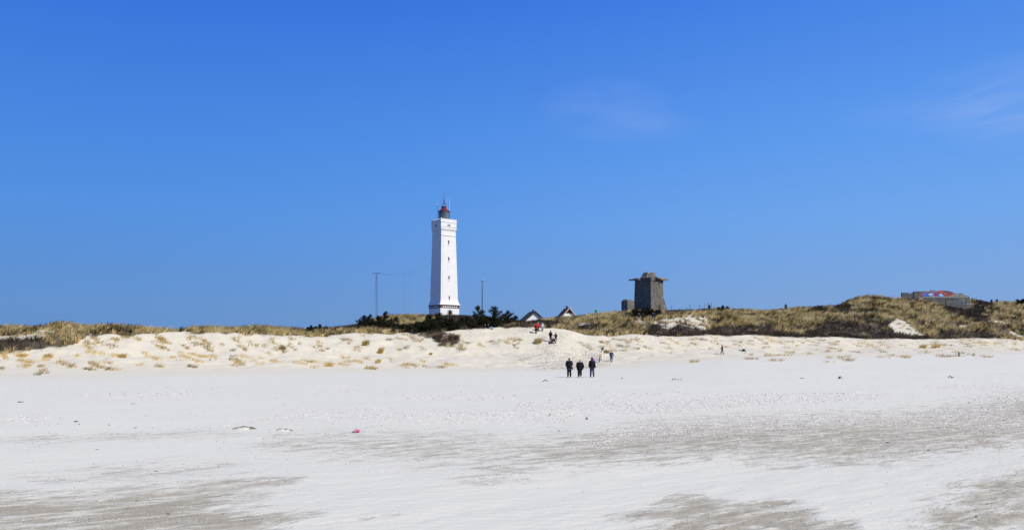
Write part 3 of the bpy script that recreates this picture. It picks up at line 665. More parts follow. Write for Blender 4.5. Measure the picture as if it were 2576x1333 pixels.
pine(1452, 1256, 1312, 78, 'wind-bent dark pine at the left end of the lighthouse hill', .35, 1)
pine(1515, 1245, 1312, 84, 'dark pine in front of the lattice mast foot', .25, 2)
pine(1566, 1266, 1300, 60, 'low dark pine against the golden grass mound right of the lattice mast', .3, 3)
pine(1735, 1250, 1322, 120, 'broad dark pine in front of the lighthouse, largest on the hill', .05, 4, 1.2)
pine(1662, 1288, 1325, 100, 'spreading low pine left of the broad pine below the lighthouse', .1, 5, 1.2)
pine(1795, 1268, 1322, 70, 'dark pine below the lighthouse doorway, right of the broad pine', .05, 6, 1.1)
pine(1855, 1262, 1312, 70, 'low dark pine between the lighthouse and the tallest pine of the hill', .0, 7, 1.1)
pine(1908, 1223, 1312, 74, 'tall dark pine with ragged upswept limbs in front of the antenna pole', .08, 8)
pine(1966, 1225, 1308, 76, 'tall dark pine behind the two seated people', .12, 9)
pine(2022, 1242, 1304, 62, 'dark pine with a forked top right of the seated people', .12, 10)
pine(2056, 1261, 1300, 40, 'small dark pine nearest to the left house', .2, 11)
pine(1236, 1299, 1330, 40, 'left of two taller pines behind the wire fence', .15, 12, group='small pines behind the left fence')
pine(1270, 1295, 1330, 50, 'right of two taller pines behind the wire fence', .1, 13, group='small pines behind the left fence')
pine(1300, 1303, 1327, 26, 'thin sparse pine right of the two taller fence pines', .05, 14, group='small pines behind the left fence')
pine(1317, 1311, 1326, 18, 'stubby rounded pine bush behind the wire fence', .0, 15, group='small pines behind the left fence')
pine(1333, 1312, 1327, 14, 'smallest pine behind the wire fence, next to a grey post', .0, 16, group='small pines behind the left fence')

GH = 'low dark thicket under the lighthouse'
pine(1560, 1284, 1318, 120, 'dark thicket between the lattice mast pines and the golden grass mound', .1, 47, 1.2, None, GH, 'thicket', 'bush')
pine(1800, 1282, 1322, 130, 'dark thicket below the lighthouse door, above the bare shrubs', .0, 48, 1.3, None, GH, 'thicket', 'bush')
pine(1482, 1278, 1316, 130, 'wide dark thicket joining the two wind-bent pines', .25, 41, 1.2, None, GH, 'thicket', 'bush')
pine(1610, 1294, 1328, 120, 'low dark thicket below the golden grass mound', .1, 42, 1.2, None, GH, 'thicket', 'bush')
pine(1705, 1276, 1328, 150, 'deep dark thicket at the foot of the broad pine', .05, 43, 1.3, None, GH, 'thicket', 'bush')
pine(1870, 1276, 1309, 120, 'dark thicket left of the two sitting people', .0, 44, 1.3, None, GH, 'thicket', 'bush')
pine(1955, 1268, 1306, 140, 'dark thicket right behind the two sitting people', .05, 45, 1.3, None, GH, 'thicket', 'bush')
pine(2024, 1274, 1304, 110, 'dark thicket at the foot of the fork-topped pine', .1, 46, 1.3, None, GH, 'thicket', 'bush')
G2 = 'dark bushes in front of the concrete tower'
pine(2545, 1233, 1268, 66, 'olive bush under the small rounded bunker', .0, 17, 1.3, None, G2, 'bush', 'bush')
pine(2592, 1228, 1270, 86, 'big dark bush hiding the shaded foot of the concrete tower', .0, 18, 1.3, None, G2, 'bush', 'bush')
pine(2628, 1236, 1266, 44, 'small dark bush at the sunlit foot of the concrete tower', .15, 19, 1.2, None, G2, 'bush', 'bush')
G3 = 'juniper sprigs on the crest beside the fence'
pine(2874, 1216, 1230, 16, 'low juniper sprig right beside the pale leaning poles', .1, 20, 1, None, G3, 'juniper', 'bush')
pine(2889, 1209, 1230, 14, 'tallest juniper sprig on the crest right of the fence', .1, 21, 1, None, G3, 'juniper', 'bush')
pine(2906, 1214, 1232, 18, 'juniper sprig with a forked top, farthest right on the crest', .2, 22, 1, None, G3, 'juniper', 'bush')
pine(4100, 1192, 1222, 100, 'dark wind-clipped bush at the right edge of the hill top', -.1, 23, 1.3, None, 'bush at the right edge', 'bush', 'bush')

def shrub(u, row, wpx, hpx, label, seed, mat_=M_SCRUB, tone=.75, n=420, name='bare_shrub', cat='shrub', group=None, lean=.1):
    rng = np.random.default_rng(seed); g_ = ground(u, row, 60)
    W, H = wpx * g_.y / FL, hpx * g_.y / FL
    a = rng.random(n) * 6.28; r = np.sqrt(rng.random(n))
    base = np.stack([np.cos(a) * r * W * .3, np.sin(a) * r * W * .3, np.full(n, -.06)], 1)
    h = H * rng.uniform(.55, 1.1, n) * (1.05 - .35 * r)
    l = np.stack([np.cos(a) * r * W * .28 + lean * h, np.sin(a) * r * W * .25], 1) + rng.normal(0, .06, (n, 2))
    o = blades_obj(name, mat_, base, h, rng.uniform(.02, .05, n), l, np.clip(rng.normal(tone, .18, n), 0, 1), rng.random(n) * 3.1)
    o.location = g_; link(o, None, label, cat, group); return o
shrub(1812, 1362, 64, 42, 'leafless purplish shrub on the sand below the lighthouse', 31, tone=.72)
shrub(1752, 1352, 56, 34, 'brown half-buried shrub left of the leafless purplish shrub', 32, tone=.85)
shrub(2368, 1253, 10, 9, 'small black shrub on the skyline left of the green flag', 33, tone=.05, n=160)
GT = 'larger marram tufts on the sand face'
for i, (u, r, w, h, tn, ln, lb) in enumerate([
 (486, 1431, 44, 27, .62, .5, 'dense domed golden green tuft at the foot of the left dune'),
 (190, 1428, 46, 22, .72, .7, 'spiky straw tuft below the dark hollow at far left'),
 (88, 1425, 62, 20, .82, .7, 'pale yellow tuft fringe along the bottom of the dark hollow'),
 (1461, 1381, 40, 36, .42, .3, 'biggest brown tuft high on the sand below the lighthouse hill'),
 (1520, 1412, 34, 36, .55, .5, 'slanting tan tuft just right of the biggest brown tuft'),
 (1511, 1451, 30, 26, .82, .3, 'upright golden tuft low on the sand under the slanting tan tuft'),
 (1313, 1464, 54, 22, .8, .7, 'wide golden tuft on a low sand hummock'),
 (1128, 1396, 40, 22, .38, .5, 'brown tuft drooping over on the bare sand left of the fence pines'),
 (2424, 1411, 34, 20, .36, .2, 'olive tuft right behind the white post'),
 (2150, 1372, 46, 34, .42, .5, 'trailing brown tuft along the left side of the sand path'),
 (3690, 1392, 40, 26, .6, .6, 'long tan tuft on a slanting sand ridge under the graffiti bunker'),
 (3742, 1390, 44, 24, .62, .6, 'bushy tan tuft right of the long slanting one'),
 (1721, 1418, 18, 14, .6, .5, 'lone small tan tuft low on clean sand under the lighthouse'),
 (2486, 1640, 12, 10, .6, .2, 'tiny yellow green tuft on a sand bump out on the open beach'),
]): shrub(u, r, w, h, lb, 60 + i, M_GRASS, tn, 240 if w > 16 else 60, 'marram_tuft', 'grass tuft', GT, ln)

# ================================================================== materials of built things
def streak_mat(name, c, stain=(.75, .75, .72), amt=.5, dark=(.07, .068, .062), boards=True):
    """rough cast concrete: board marks, dark weathering, white streaks run down from birds and lime"""
    m = bpy.data.materials.new(name); m.use_nodes = True; nt = m.node_tree; g = G(nt)
    b = nt.nodes['Principled BSDF']; b.inputs['Roughness'].default_value = .9; b.inputs['Specular IOR Level'].default_value = .2
    tc = nd(nt, 'ShaderNodeTexCoord').outputs['Object']
    n1 = g.noise(tc, .9, 5, .65); n2 = g.noise(g.mapping(tc, scale=(2.2, 2.2, .45)), 1.0, 4, .6)
    col = g.mix(g.step(n1, .35, .7), tuple(x * .72 for x in c), tuple(x * 1.18 for x in c))
    col = g.mix(g.math('MULTIPLY', g.step(n2, .5, .75), .45), col, dark)
    if boards:
        wv = nd(nt, 'ShaderNodeTexWave', wave_type='BANDS', bands_direction='Z'); wv.inputs['Scale'].default_value = 1.6; wv.inputs['Distortion'].default_value = .6
        nt.links.new(tc, wv.inputs['Vector'])
        col = g.mix(g.math('MULTIPLY', g.step(wv.outputs['Fac'], .86, 1.0), .16), col, dark)
    s1 = g.noise(g.mapping(tc, scale=(3.6, 3.6, .7)), 1.0, 3, .6); s2 = g.noise(tc, .55, 2)
    s = g.math('MULTIPLY', g.step(s1, .60, .66), g.step(s2, .48, .60))
    sp = g.step(g.noise(tc, 3.6, 2), .69, .73)
    col = g.mix(g.math('MULTIPLY', g.math('MAXIMUM', s, sp), amt), col, stain)
    nt.links.new(col, b.inputs['Base Color'])
    bp = nd(nt, 'ShaderNodeBump'); bp.inputs['Strength'].default_value = .5; bp.inputs['Distance'].default_value = .06
    nt.links.new(n1, bp.inputs['Height']); nt.links.new(bp.outputs['Normal'], b.inputs['Normal'])
    MATS[name] = m; return m

M_WHITE = mat('white limewash', (.82, .80, .74), .75, .04, .6)
M_GREYL = mat('pale grey stone', (.42, .40, .37), .85, .2, 3)
M_BRICK = mat('red brown brick', (.17, .055, .042), .85, .3, 8)
M_DBRICK = mat('dark brown brick', (.07, .035, .028), .85, .3, 8)
M_DARK = mat('dark opening', (.012, .012, .014), .5, .2, 4)
M_GLASSD = mat('dark window glass', (.02, .025, .03), .15, .2, 4, .5)
M_RED = mat('red roof paint', (.155, .018, .018), .5, .2, 3, .4)
M_STEEL = mat('dark weathered steel', (.06, .06, .065), .6, .3, 5, .3)
M_GALV = mat('galvanised steel', (.32, .33, .35), .5, .2, 6, .4, .3)
M_WMETAL = mat('white painted metal', (.78, .78, .78), .45, .05, 4)
M_CONC = streak_mat('weathered concrete', (.155, .14, .114), amt=.8)
M_CONCG = streak_mat('grey concrete', (.165, .155, .13), amt=.5)
M_PLANK = mat('grey weathered planks', (.24, .215, .19), .85, .3, 5)
M_RUST = mat('rusty iron', (.11, .05, .028), .8, .4, 6)
M_ROOF = mat('dark roof felt', (.045, .042, .042), .85, .3, 4)
M_TILE = mat('brown roof tiles', (.11, .075, .06), .85, .3, 6)
M_WOODL = mat('pale painted wood', (.62, .56, .49), .7, .15, 5)
M_SIDING = mat('red brown boarding', (.15, .055, .042), .75, .25, 6)
M_POST = mat('grey fence wood', (.34, .32, .30), .9, .25, 8)
M_DPOST = mat('dark fence wood', (.13, .12, .11), .9, .3, 8)
def glass_mat():
    m = bpy.data.materials.new('lantern glass'); m.use_nodes = True; nt = m.node_tree; b = nt.nodes['Principled BSDF']
    b.inputs['Base Color'].default_value = (.25, .32, .34, 1); b.inputs['Roughness'].default_value = .08; b.inputs['Alpha'].default_value = .38
    return m
M_GLASS = glass_mat()

# ================================================================== lighthouse
def lighthouse():
    D = 258.0; x0 = D * (1776 - CX) / FL; zb = zat(x0, D) - .25
    t = thing('lighthouse', 'tall white square lighthouse with a red lantern roof and battlements, on the dune hill', 'lighthouse', (x0, D, zb), R(36.9))
    def Z(row, d=254.5): return CZ + d * (HR - row) / FL - zb
    zs0, zs1, zske, zsk, zg0, zg1 = Z(1232), Z(1219.5), Z(1217.5), Z(1199), Z(916), Z(875.5)
    # base with its frieze
    m = MB(); m.square([(0, 7.1, 7.1), (zs0, 7.1, 7.1)], 0); m.square([(zs0 + .0, 7.0, 7.0), (zs1, 7.0, 7.0)], 0); m.build('base', M_WHITE, t)
    fz = MB(); fz.square([(zs0 + .02, 7.12, 7.12), (zs1 - .12, 7.12, 7.12)], 0)
    fr = fz.build('brick_frieze', M_BRICK, t)
    for side in (0, 1):
        M = Matrix.Rotation(-math.pi / 2 * side, 4, 'Z')        # side 0: local -Y face, side 1: local -X face
        b = MB(); b.box(-2.92, 2.92, -3.60, -3.562, zs0 + .07, zs1 - .17, 0, M)
        bg = b.build('frieze_panel_ground', M_DBRICK, fr)
        for k in range(7):
            c = -2.48 + k * .827
            p = MB(); p.box(c - .25, c + .25, -3.66, -3.602, zs0 + .24, zs1 - .36, 0, M); p.build('white_panel', M_WHITE, fr)
    co = MB(); co.square([(zs1 - .1, 7.25, 7.25), (zs1 + .06, 7.3, 7.3)], 0); co.build('dark_cornice', M_DBRICK, t)
    sk = MB(); sk.square([(zs1 + .06, 7.6, 7.6), (zs1 + .16, 7.62, 7.62), (zs1 + .2, 7.5, 7.5), (Z(1207), 6.78, 6.78), (zsk, 6.62, 6.62)], 0); sk.build('skirt_roof', M_WHITE, t)
    # tapered shaft, windows cut into the sunny face
    s0, s1 = 6.5, 5.42
    S = lambda z: s0 + (s1 - s0) * (z - zsk) / (zg0 - zsk)
    wins = [Z(1205 - 7.3 + 0), 0, 0, 0]
    wz = [(Z(r + 7.5), Z(r - 7.5)) for r in (1190.5, 1109, 1033.5, 966.6)]
    m = MB(); levels = [zsk] + [v for w in wz for v in w] + [zg0]
    W = .25
    for a, b_ in zip(levels[:-1], levels[1:]):
        sa, sb = S(a), S(b_)
        hole = any(abs(a - w[0]) < 1e-6 for w in wz)
        for k in range(4):
            M = Matrix.Rotation(math.pi / 2 * k, 4, 'Z')
            xs = [(-sa / 2, -sb / 2), (-W, -W), (W, W), (sa / 2, sb / 2)] if k == 0 else [(-sa / 2, -sb / 2), (sa / 2, sb / 2)]
            for i in range(len(xs) - 1):
                if k == 0 and hole and i == 1: continue
                m.add([M @ Vector(p) for p in ((xs[i][0], -sa / 2, a), (xs[i + 1][0], -sa / 2, a), (xs[i + 1][1], -sb / 2, b_), (xs[i][1], -sb / 2, b_))], [(0, 1, 2, 3)])
        if hole:
            ya, yb, di = -sa / 2, -sb / 2, .45
            A = [Vector((-W, ya, a)), Vector((W, ya, a)), Vector((W, yb, b_)), Vector((-W, yb, b_))]; B = [Vector((p.x, -min(sa, sb) / 2 + di, p.z)) for p in A]
            for i in range(4): m.add([A[i], A[(i + 1) % 4], B[(i + 1) % 4], B[i]], [(0, 1, 2, 3)])
    m.build('shaft', M_WHITE, t)
    for a, b_ in wz:
        y = -S(b_) / 2 + .42
        w = MB(); w.box(-W + .005, W - .005, y, y + .05, a + .02, b_ - .02, 0); wo = w.build('window', M_GLASSD, t)
        f = MB()
        f.box(-.02, .02, y - .04, y - .003, a + .03, b_ - .03)
        for q in (.33, .66): f.box(-W + .02, -.022, y - .04, y - .003, a + (b_ - a) * q - .02, a + (b_ - a) * q + .02); f.box(.022, W - .02, y - .04, y - .003, a + (b_ - a) * q - .02, a + (b_ - a) * q + .02)
        f.build('frame', M_STEEL, wo)
        si = MB(); si.box(-.36, .36, -S(a) / 2 - .12, -S(a) / 2 - .005, a - .32, a - .2); si.build('sill', M_WHITE, wo)
    # string course, gallery, battlements
    zc = Z(941); c = MB(); c.square([(zc, S(zc) + .08, S(zc) + .08), (zc + .07, S(zc) + .3, S(zc) + .3), (zc + .16, S(zc) + .28, S(zc) + .28), (zc + .22, S(zc) + .05, S(zc) + .05)]); c.build('string_course', M_WHITE, t)
    sg = 5.86; g_ = MB(); g_.square([(zg0 - .02, sg - .1, sg - .1), (zg0 + .12, sg, sg), (zg1 - .25, sg, sg)]); g_.build('gallery', M_WHITE, t)
    zl = Z(906); c = MB(); c.square([(zl, sg + .02, sg + .02), (zl + .05, sg + .2, sg + .2), (zl + .14, sg + .2, sg + .2), (zl + .2, sg + .02, sg + .02)]); c.build('string_course', M_WHITE, t)
    zl = Z(888); c = MB(); c.square([(zl, sg + .02, sg + .02), (zl + .06, sg + .24, sg + .24), (zl + .16, sg + .24, sg + .24), (zl + .24, sg + .02, sg + .02)]); c.build('string_course', M_WHITE, t)
    cb = MB()
    for k in range(4):
        M = Matrix.Rotation(math.pi / 2 * k, 4, 'Z')
        for i in range(12):
            x = -2.6 + i * .473; cb.box(x - .12, x + .12, -sg / 2 + .02, -S(zg0) / 2 - .005, zg0 - .24, zg0 - .03, 0, M)
    cb.build('corbel_table', M_WHITE, t)
    pr = MB()
    for k in range(4):
        M = Matrix.Rotation(math.pi / 2 * k, 4, 'Z')
        pr.box(-sg / 2, sg / 2 - .32, -sg / 2, -sg / 2 + .3, zg1 - .25, zg1 - .02, 0, M)
        for i in range(8):
            x = -sg / 2 + .42 + i * .66
            if i: pr.box(x - .33, x + .05, -sg / 2 + .004, -sg / 2 + .296, zg1 - .02, zg1 + .2, 0, M)
        pr.box(-sg / 2, -sg / 2 + .45, -sg / 2, -sg / 2 + .45, zg1 - .02, zg1 + .24, 0, M)
    pr.build('battlements', M_WHITE, t)
    for side in (0, 1):
        M = Matrix.Rotation(-math.pi / 2 * side, 4, 'Z')
        for dx in (-.3, .3):
            w = MB(); w.box(dx - .17, dx + .17, -sg / 2 - .012, -sg / 2 + .05, Z(904.5), Z(894.5), 0, M); wo = w.build('window', M_GLASSD, t)
            f = MB(); f.box(dx - .22, dx + .22, -sg / 2 - .10, -sg / 2 - .014, Z(904.5) - .12, Z(904.5) - .005, 0, M); f.build('sill', M_WHITE, wo)
        for dx in (-2.0, 0, 2.0):
            w = MB(); w.box(dx - .09, dx + .09, -sg / 2 - .03, -sg / 2 + .05, zl + .32, zl + .5, 0, M); w.build('drain_hole', M_DARK, t)
    # doorway with its stone arch
    zd = Z(1241); dr = MB(); n = 12
    out = [(.62 * math.cos(math.pi * k / n), zd - .62 + .62 * math.sin(math.pi * k / n)) for k in range(n + 1)]
    dr.slab([(.62, -3.59, 0.1)] + [(a, -3.59, b) for a, b in out] + [(-.62, -3.59, .1)], (0, .06, 0)); do = dr.build('doorway', M_DARK, t)
    ar = MB()
    for k in range(n + 3):
        if k in (0, n + 2): s = -1 if k else 1; ar.box(min(s * .63, s * .98), max(s * .63, s * .98), -3.68, -3.56, .1, zd - .63); continue
        a0, a1 = math.pi * (k - 1) / (n + 1), math.pi * k / (n + 1) - .02
        ar.slab([(r * math.cos(a), -3.68, zd - .62 + r * math.sin(a)) for r, a in ((.63, a0), (.98, a0), (.98, a1), (.63, a1))], (0, .12, 0))
    ar.build('stone_arch', M_GREYL, do)
    # a lightning rod down the sunny face
    l = MB(); l.tube([(-S(zsk) / 2 + .75, -S(zsk) / 2 - .03, zsk), (-S(zg0) / 2 + .68, -S(zg0) / 2 - .03, zg0 - .3)], .012, 5); l.build('lightning_cable', M_GALV, t)
    # lantern
    zf = zg1 - .15; ze = Z(847.5, 258); zr = Z(835, 258); zc = Z(826, 258)
    f = MB(); f.ngon([(zg1 - .3, 2.6), (zf, 2.6)], 24); f.build('gallery_floor', M_GREYL, t)
    gl = MB(); gl.ngon([(zf, 1.76), (ze, 1.76)], 24, 0, 0, False); ln = gl.build('lantern', M_GLASS, t)
    fr = MB()
    for k in range(12):
        a = 2 * math.pi * k / 12; fr.tube([(1.79 * math.cos(a), 1.79 * math.sin(a), zf), (1.79 * math.cos(a), 1.79 * math.sin(a), ze)], .035, 5)
    for q in (.02, .27, .52, .77, .98):
        z = zf + (ze - zf) * q; fr.tube([(1.8 * math.cos(2 * math.pi * k / 24), 1.8 * math.sin(2 * math.pi * k / 24), z) for k in range(25)], .03, 5)
    fr.build('glazing_bars', M_STEEL, ln)
    le = MB(); le.ngon([(zf, .9), (zf + .6, .9)], 16); le.ell((0, 0, zf + 1.6), (1.0, 1.0, 1.05), 16, 10)
    M_LENS = mat('lens glass', (.10, .17, .16), .1, .3, 3, .8); le.build('lens', M_LENS, ln, True)
    bk = MB(); bk.ngon([(zf, 1.5), (ze - .1, 1.5)], 24, 0, 0, False)
    b2 = MB(); n = 24
    pts = [(1.55 * math.cos(a), 1.55 * math.sin(a)) for a in [R(75) + R(130) * k / 10 for k in range(11)]]
    for (ax, ay), (bx, by) in zip(pts[:-1], pts[1:]): b2.add([(ax, ay, zf), (bx, by, zf), (bx, by, ze), (ax, ay, ze)], [(0, 1, 2, 3)])
    b2.build('blank_panels', M_STEEL, ln)
    ro = MB(); ro.ngon([(ze - .08, 1.86), (ze + .02, 1.98), (ze + .1, 1.95), (zr - .28, 1.15), (zr, .84)], 24); rf = ro.build('lantern_roof', M_RED, t)
    cy = MB(); cy.ngon([(zr, .82), (zr + .06, .86), (zr + .1, .82), (zc - .08, .82), (zc - .05, .88), (zc, .86)], 20); cy.build('vent_drum', M_RED, rf)
    cr = MB(); zt = Z(806, 258)
    for k in range(6):
        a = math.pi / 3 * k; d = Vector((math.cos(a), math.sin(a), 0))
        cr.tube([d * .82 + Vector((0, 0, zc)), d * .84 + Vector((0, 0, zc + .3)), d * .62 + Vector((0, 0, zc + .75)), d * .25 + Vector((0, 0, zc + 1.15)), d * .05 + Vector((0, 0, zt))], .045, 5)
        cr.tube([d * .62 + Vector((0, 0, zc + .75)), d * .8 + Vector((0, 0, zc + .82)), d * .86 + Vector((0, 0, zc + .95))], .03, 4)
    M_DRED = mat('dark red ironwork', (.07, .02, .022), .6, .3, 5)
    cr.build('crown', M_DRED, rf)
    sp = MB(); z9 = Z(769, 258); sp.tube([(0, 0, zc + .5), (0, 0, zt), (0, 0, Z(795, 258)), (0, 0, z9)], [.1, .09, .055, .02], 6)
    for zz, r in ((Z(805, 258), .26), (Z(800, 258), .15), (Z(795, 258), .13), (Z(778, 258), .08)): sp.ell((0, 0, zz), (r, r, .1), 8, 4)
    sp.tube([(-.3, 0, Z(804, 258)), (.3, 0, Z(804, 258))], .03, 4)
    sp.build('spire', M_DRED, rf)
    # aerials standing on the gallery; local x for a photo column offset
    rz = R(36.9)
    def loc(u, extra=0.0):
        w = Vector((D * (u - CX) / FL - x0, extra, 0)); return Matrix.Rotation(-rz, 3, 'Z') @ w
    for u, r0, r1, mt, ball in ((1750, 879, 821, M_STEEL, 1), (1799, 878, 846, M_STEEL, 0), (1788, 876, 795, M_WMETAL, 0)):
        p = loc(u, -.5); a = MB(); a.tube([(p.x, p.y, zf), (p.x, p.y, Z(r1, 258))], .05 if mt is M_STEEL else .03, 6)
        ao = a.build('aerial', mt, t)
        if ball: b = MB(); b.ell((p.x, p.y, Z(r1, 258) + .15), (.2, .2, .2), 10, 6); b.build('white_globe', M_WMETAL, ao, True)
        elif mt is M_STEEL: b = MB(); b.tube([(p.x, p.y, Z(846, 258)), (p.x, p.y, Z(797, 258))], .055, 6); b.build('white_whip', M_WMETAL, ao)
    return t
lighthouse()

# ================================================================== masts and aerial wires
def masts():
    D = 246.0; x = D * (1506.5 - CX) / FL; zb = zat(x, D); top = CZ + D * (HR - 1092.5) / FL - zb
    t = thing('lattice_mast', 'slim grey lattice mast with a wide crossbar, left of the lighthouse', 'mast', (x, D, zb))
    m = MB(); w = .26
    legs = [(-w, -w * .6), (w, -w * .6), (0, w)]
    for a, b in legs: m.tube([(a * 1.15, b * 1.15, -.3), (a * .9, b * .9, top)], .026, 5)
    k = 0; z = 0
    while z < top - .6:
        for i in range(3):
            a, b = legs[i], legs[(i + 1) % 3]; m.tube([(a[0], a[1], z), (b[0], b[1], z + .6)], .009, 4)
            m.tube([(a[0], a[1], z + .6), (b[0], b[1], z + .6)], .008, 4)
        z += .6
    m.build('lattice', M_STEEL, t)
    c = MB(); c.tube([(-1.2, 0, top), (1.15, -.1, top)], .06, 6); c.build('crossbar', M_STEEL, t)
    for dx in (-1.2, -.65, .5, 1.1): i_ = MB(); i_.ell((dx, 0, top), (.11, .11, .14), 8, 5); i_.build('insulator', M_STEEL, t)
    s = MB(); s.tube([(0, 0, top - .2), (-1.6, -2, -1)], .012, 4)
    for q in (.07, .16, .25, .34): s.ell(Vector((0, 0, top - .2)).lerp(Vector((-1.6, -2, -1)), q), (.09, .09, .13), 6, 4)
    s.build('guy_wire', M_STEEL, t)
    # wires from the mast to the lighthouse
    e = Vector((258 * (1733 - CX) / FL, 254.8, CZ + 254.8 * (HR - 1052) / FL))
    for i, dz in enumerate((0, .7)):
        a = Vector((x + (1.1 if i == 0 else .5), D, zb + top - (.05 if i == 0 else .1))); b = e + Vector((0, 0, -dz))
        wv = MB(); pts = []
        for k in range(25):
            q = k / 24; p = a.lerp(b, q); p.z -= math.sin(q * math.pi) * (1.3 + .5 * i) ; pts.append(p)
        wv.tube(pts, .014, 4)
        for q in (8, 12, 13): wv.ell(pts[q], (.04, .04, .06), 5, 3)
        if i == 0:
            pm = pts[11]; wv.tube([pm, Vector((pm.x - .2, pm.y, zat(pm.x, pm.y)))], .009, 4); pm = pts[13]; wv.tube([pm, Vector((pm.x + .2, pm.y, zat(pm.x, pm.y)))], .009, 4)
        o = wv.build('aerial_wire', M_STEEL); o['category'] = 'wire'
        o['label'] = ('upper aerial wire sagging from the lattice mast to the lighthouse, with two drop wires', 'lower aerial wire sagging between lattice mast and lighthouse, without drop wires')[i]
    D = 236.0; x = D * (1928.7 - CX) / FL; zb = zat(x, D); H = lambda r: CZ + D * (HR - r) / FL - zb
    t = thing('antenna_pole', 'grey pole with a T-shaped top standing behind the tall pines right of the lighthouse', 'mast', (x, D, zb))
    m = MB(); m.tube([(0, 0, -.3), (0, 0, H(1180)), (0, 0, H(1124))], [.15, .13, .09], 8); m.build('pole', M_STEEL, t)
    c = MB(); c.tube([(-.72, 0, H(1124)), (.68, -.1, H(1123))], .05, 6); c.build('top_bar', M_STEEL, t)
    c = MB(); c.tube([(-.9, 0, H(1239.5)), (.85, -.1, H(1238))], .045, 6); c.build('lower_bar', M_STEEL, t)
    for dx, r in ((-.7, 1124), (.66, 1121), (.74, 1235)):
        i_ = MB(); i_.ell((dx, -.05, H(r) + .1), (.07, .07, .2), 8, 5); i_.build('sensor', M_WMETAL, t)
masts()

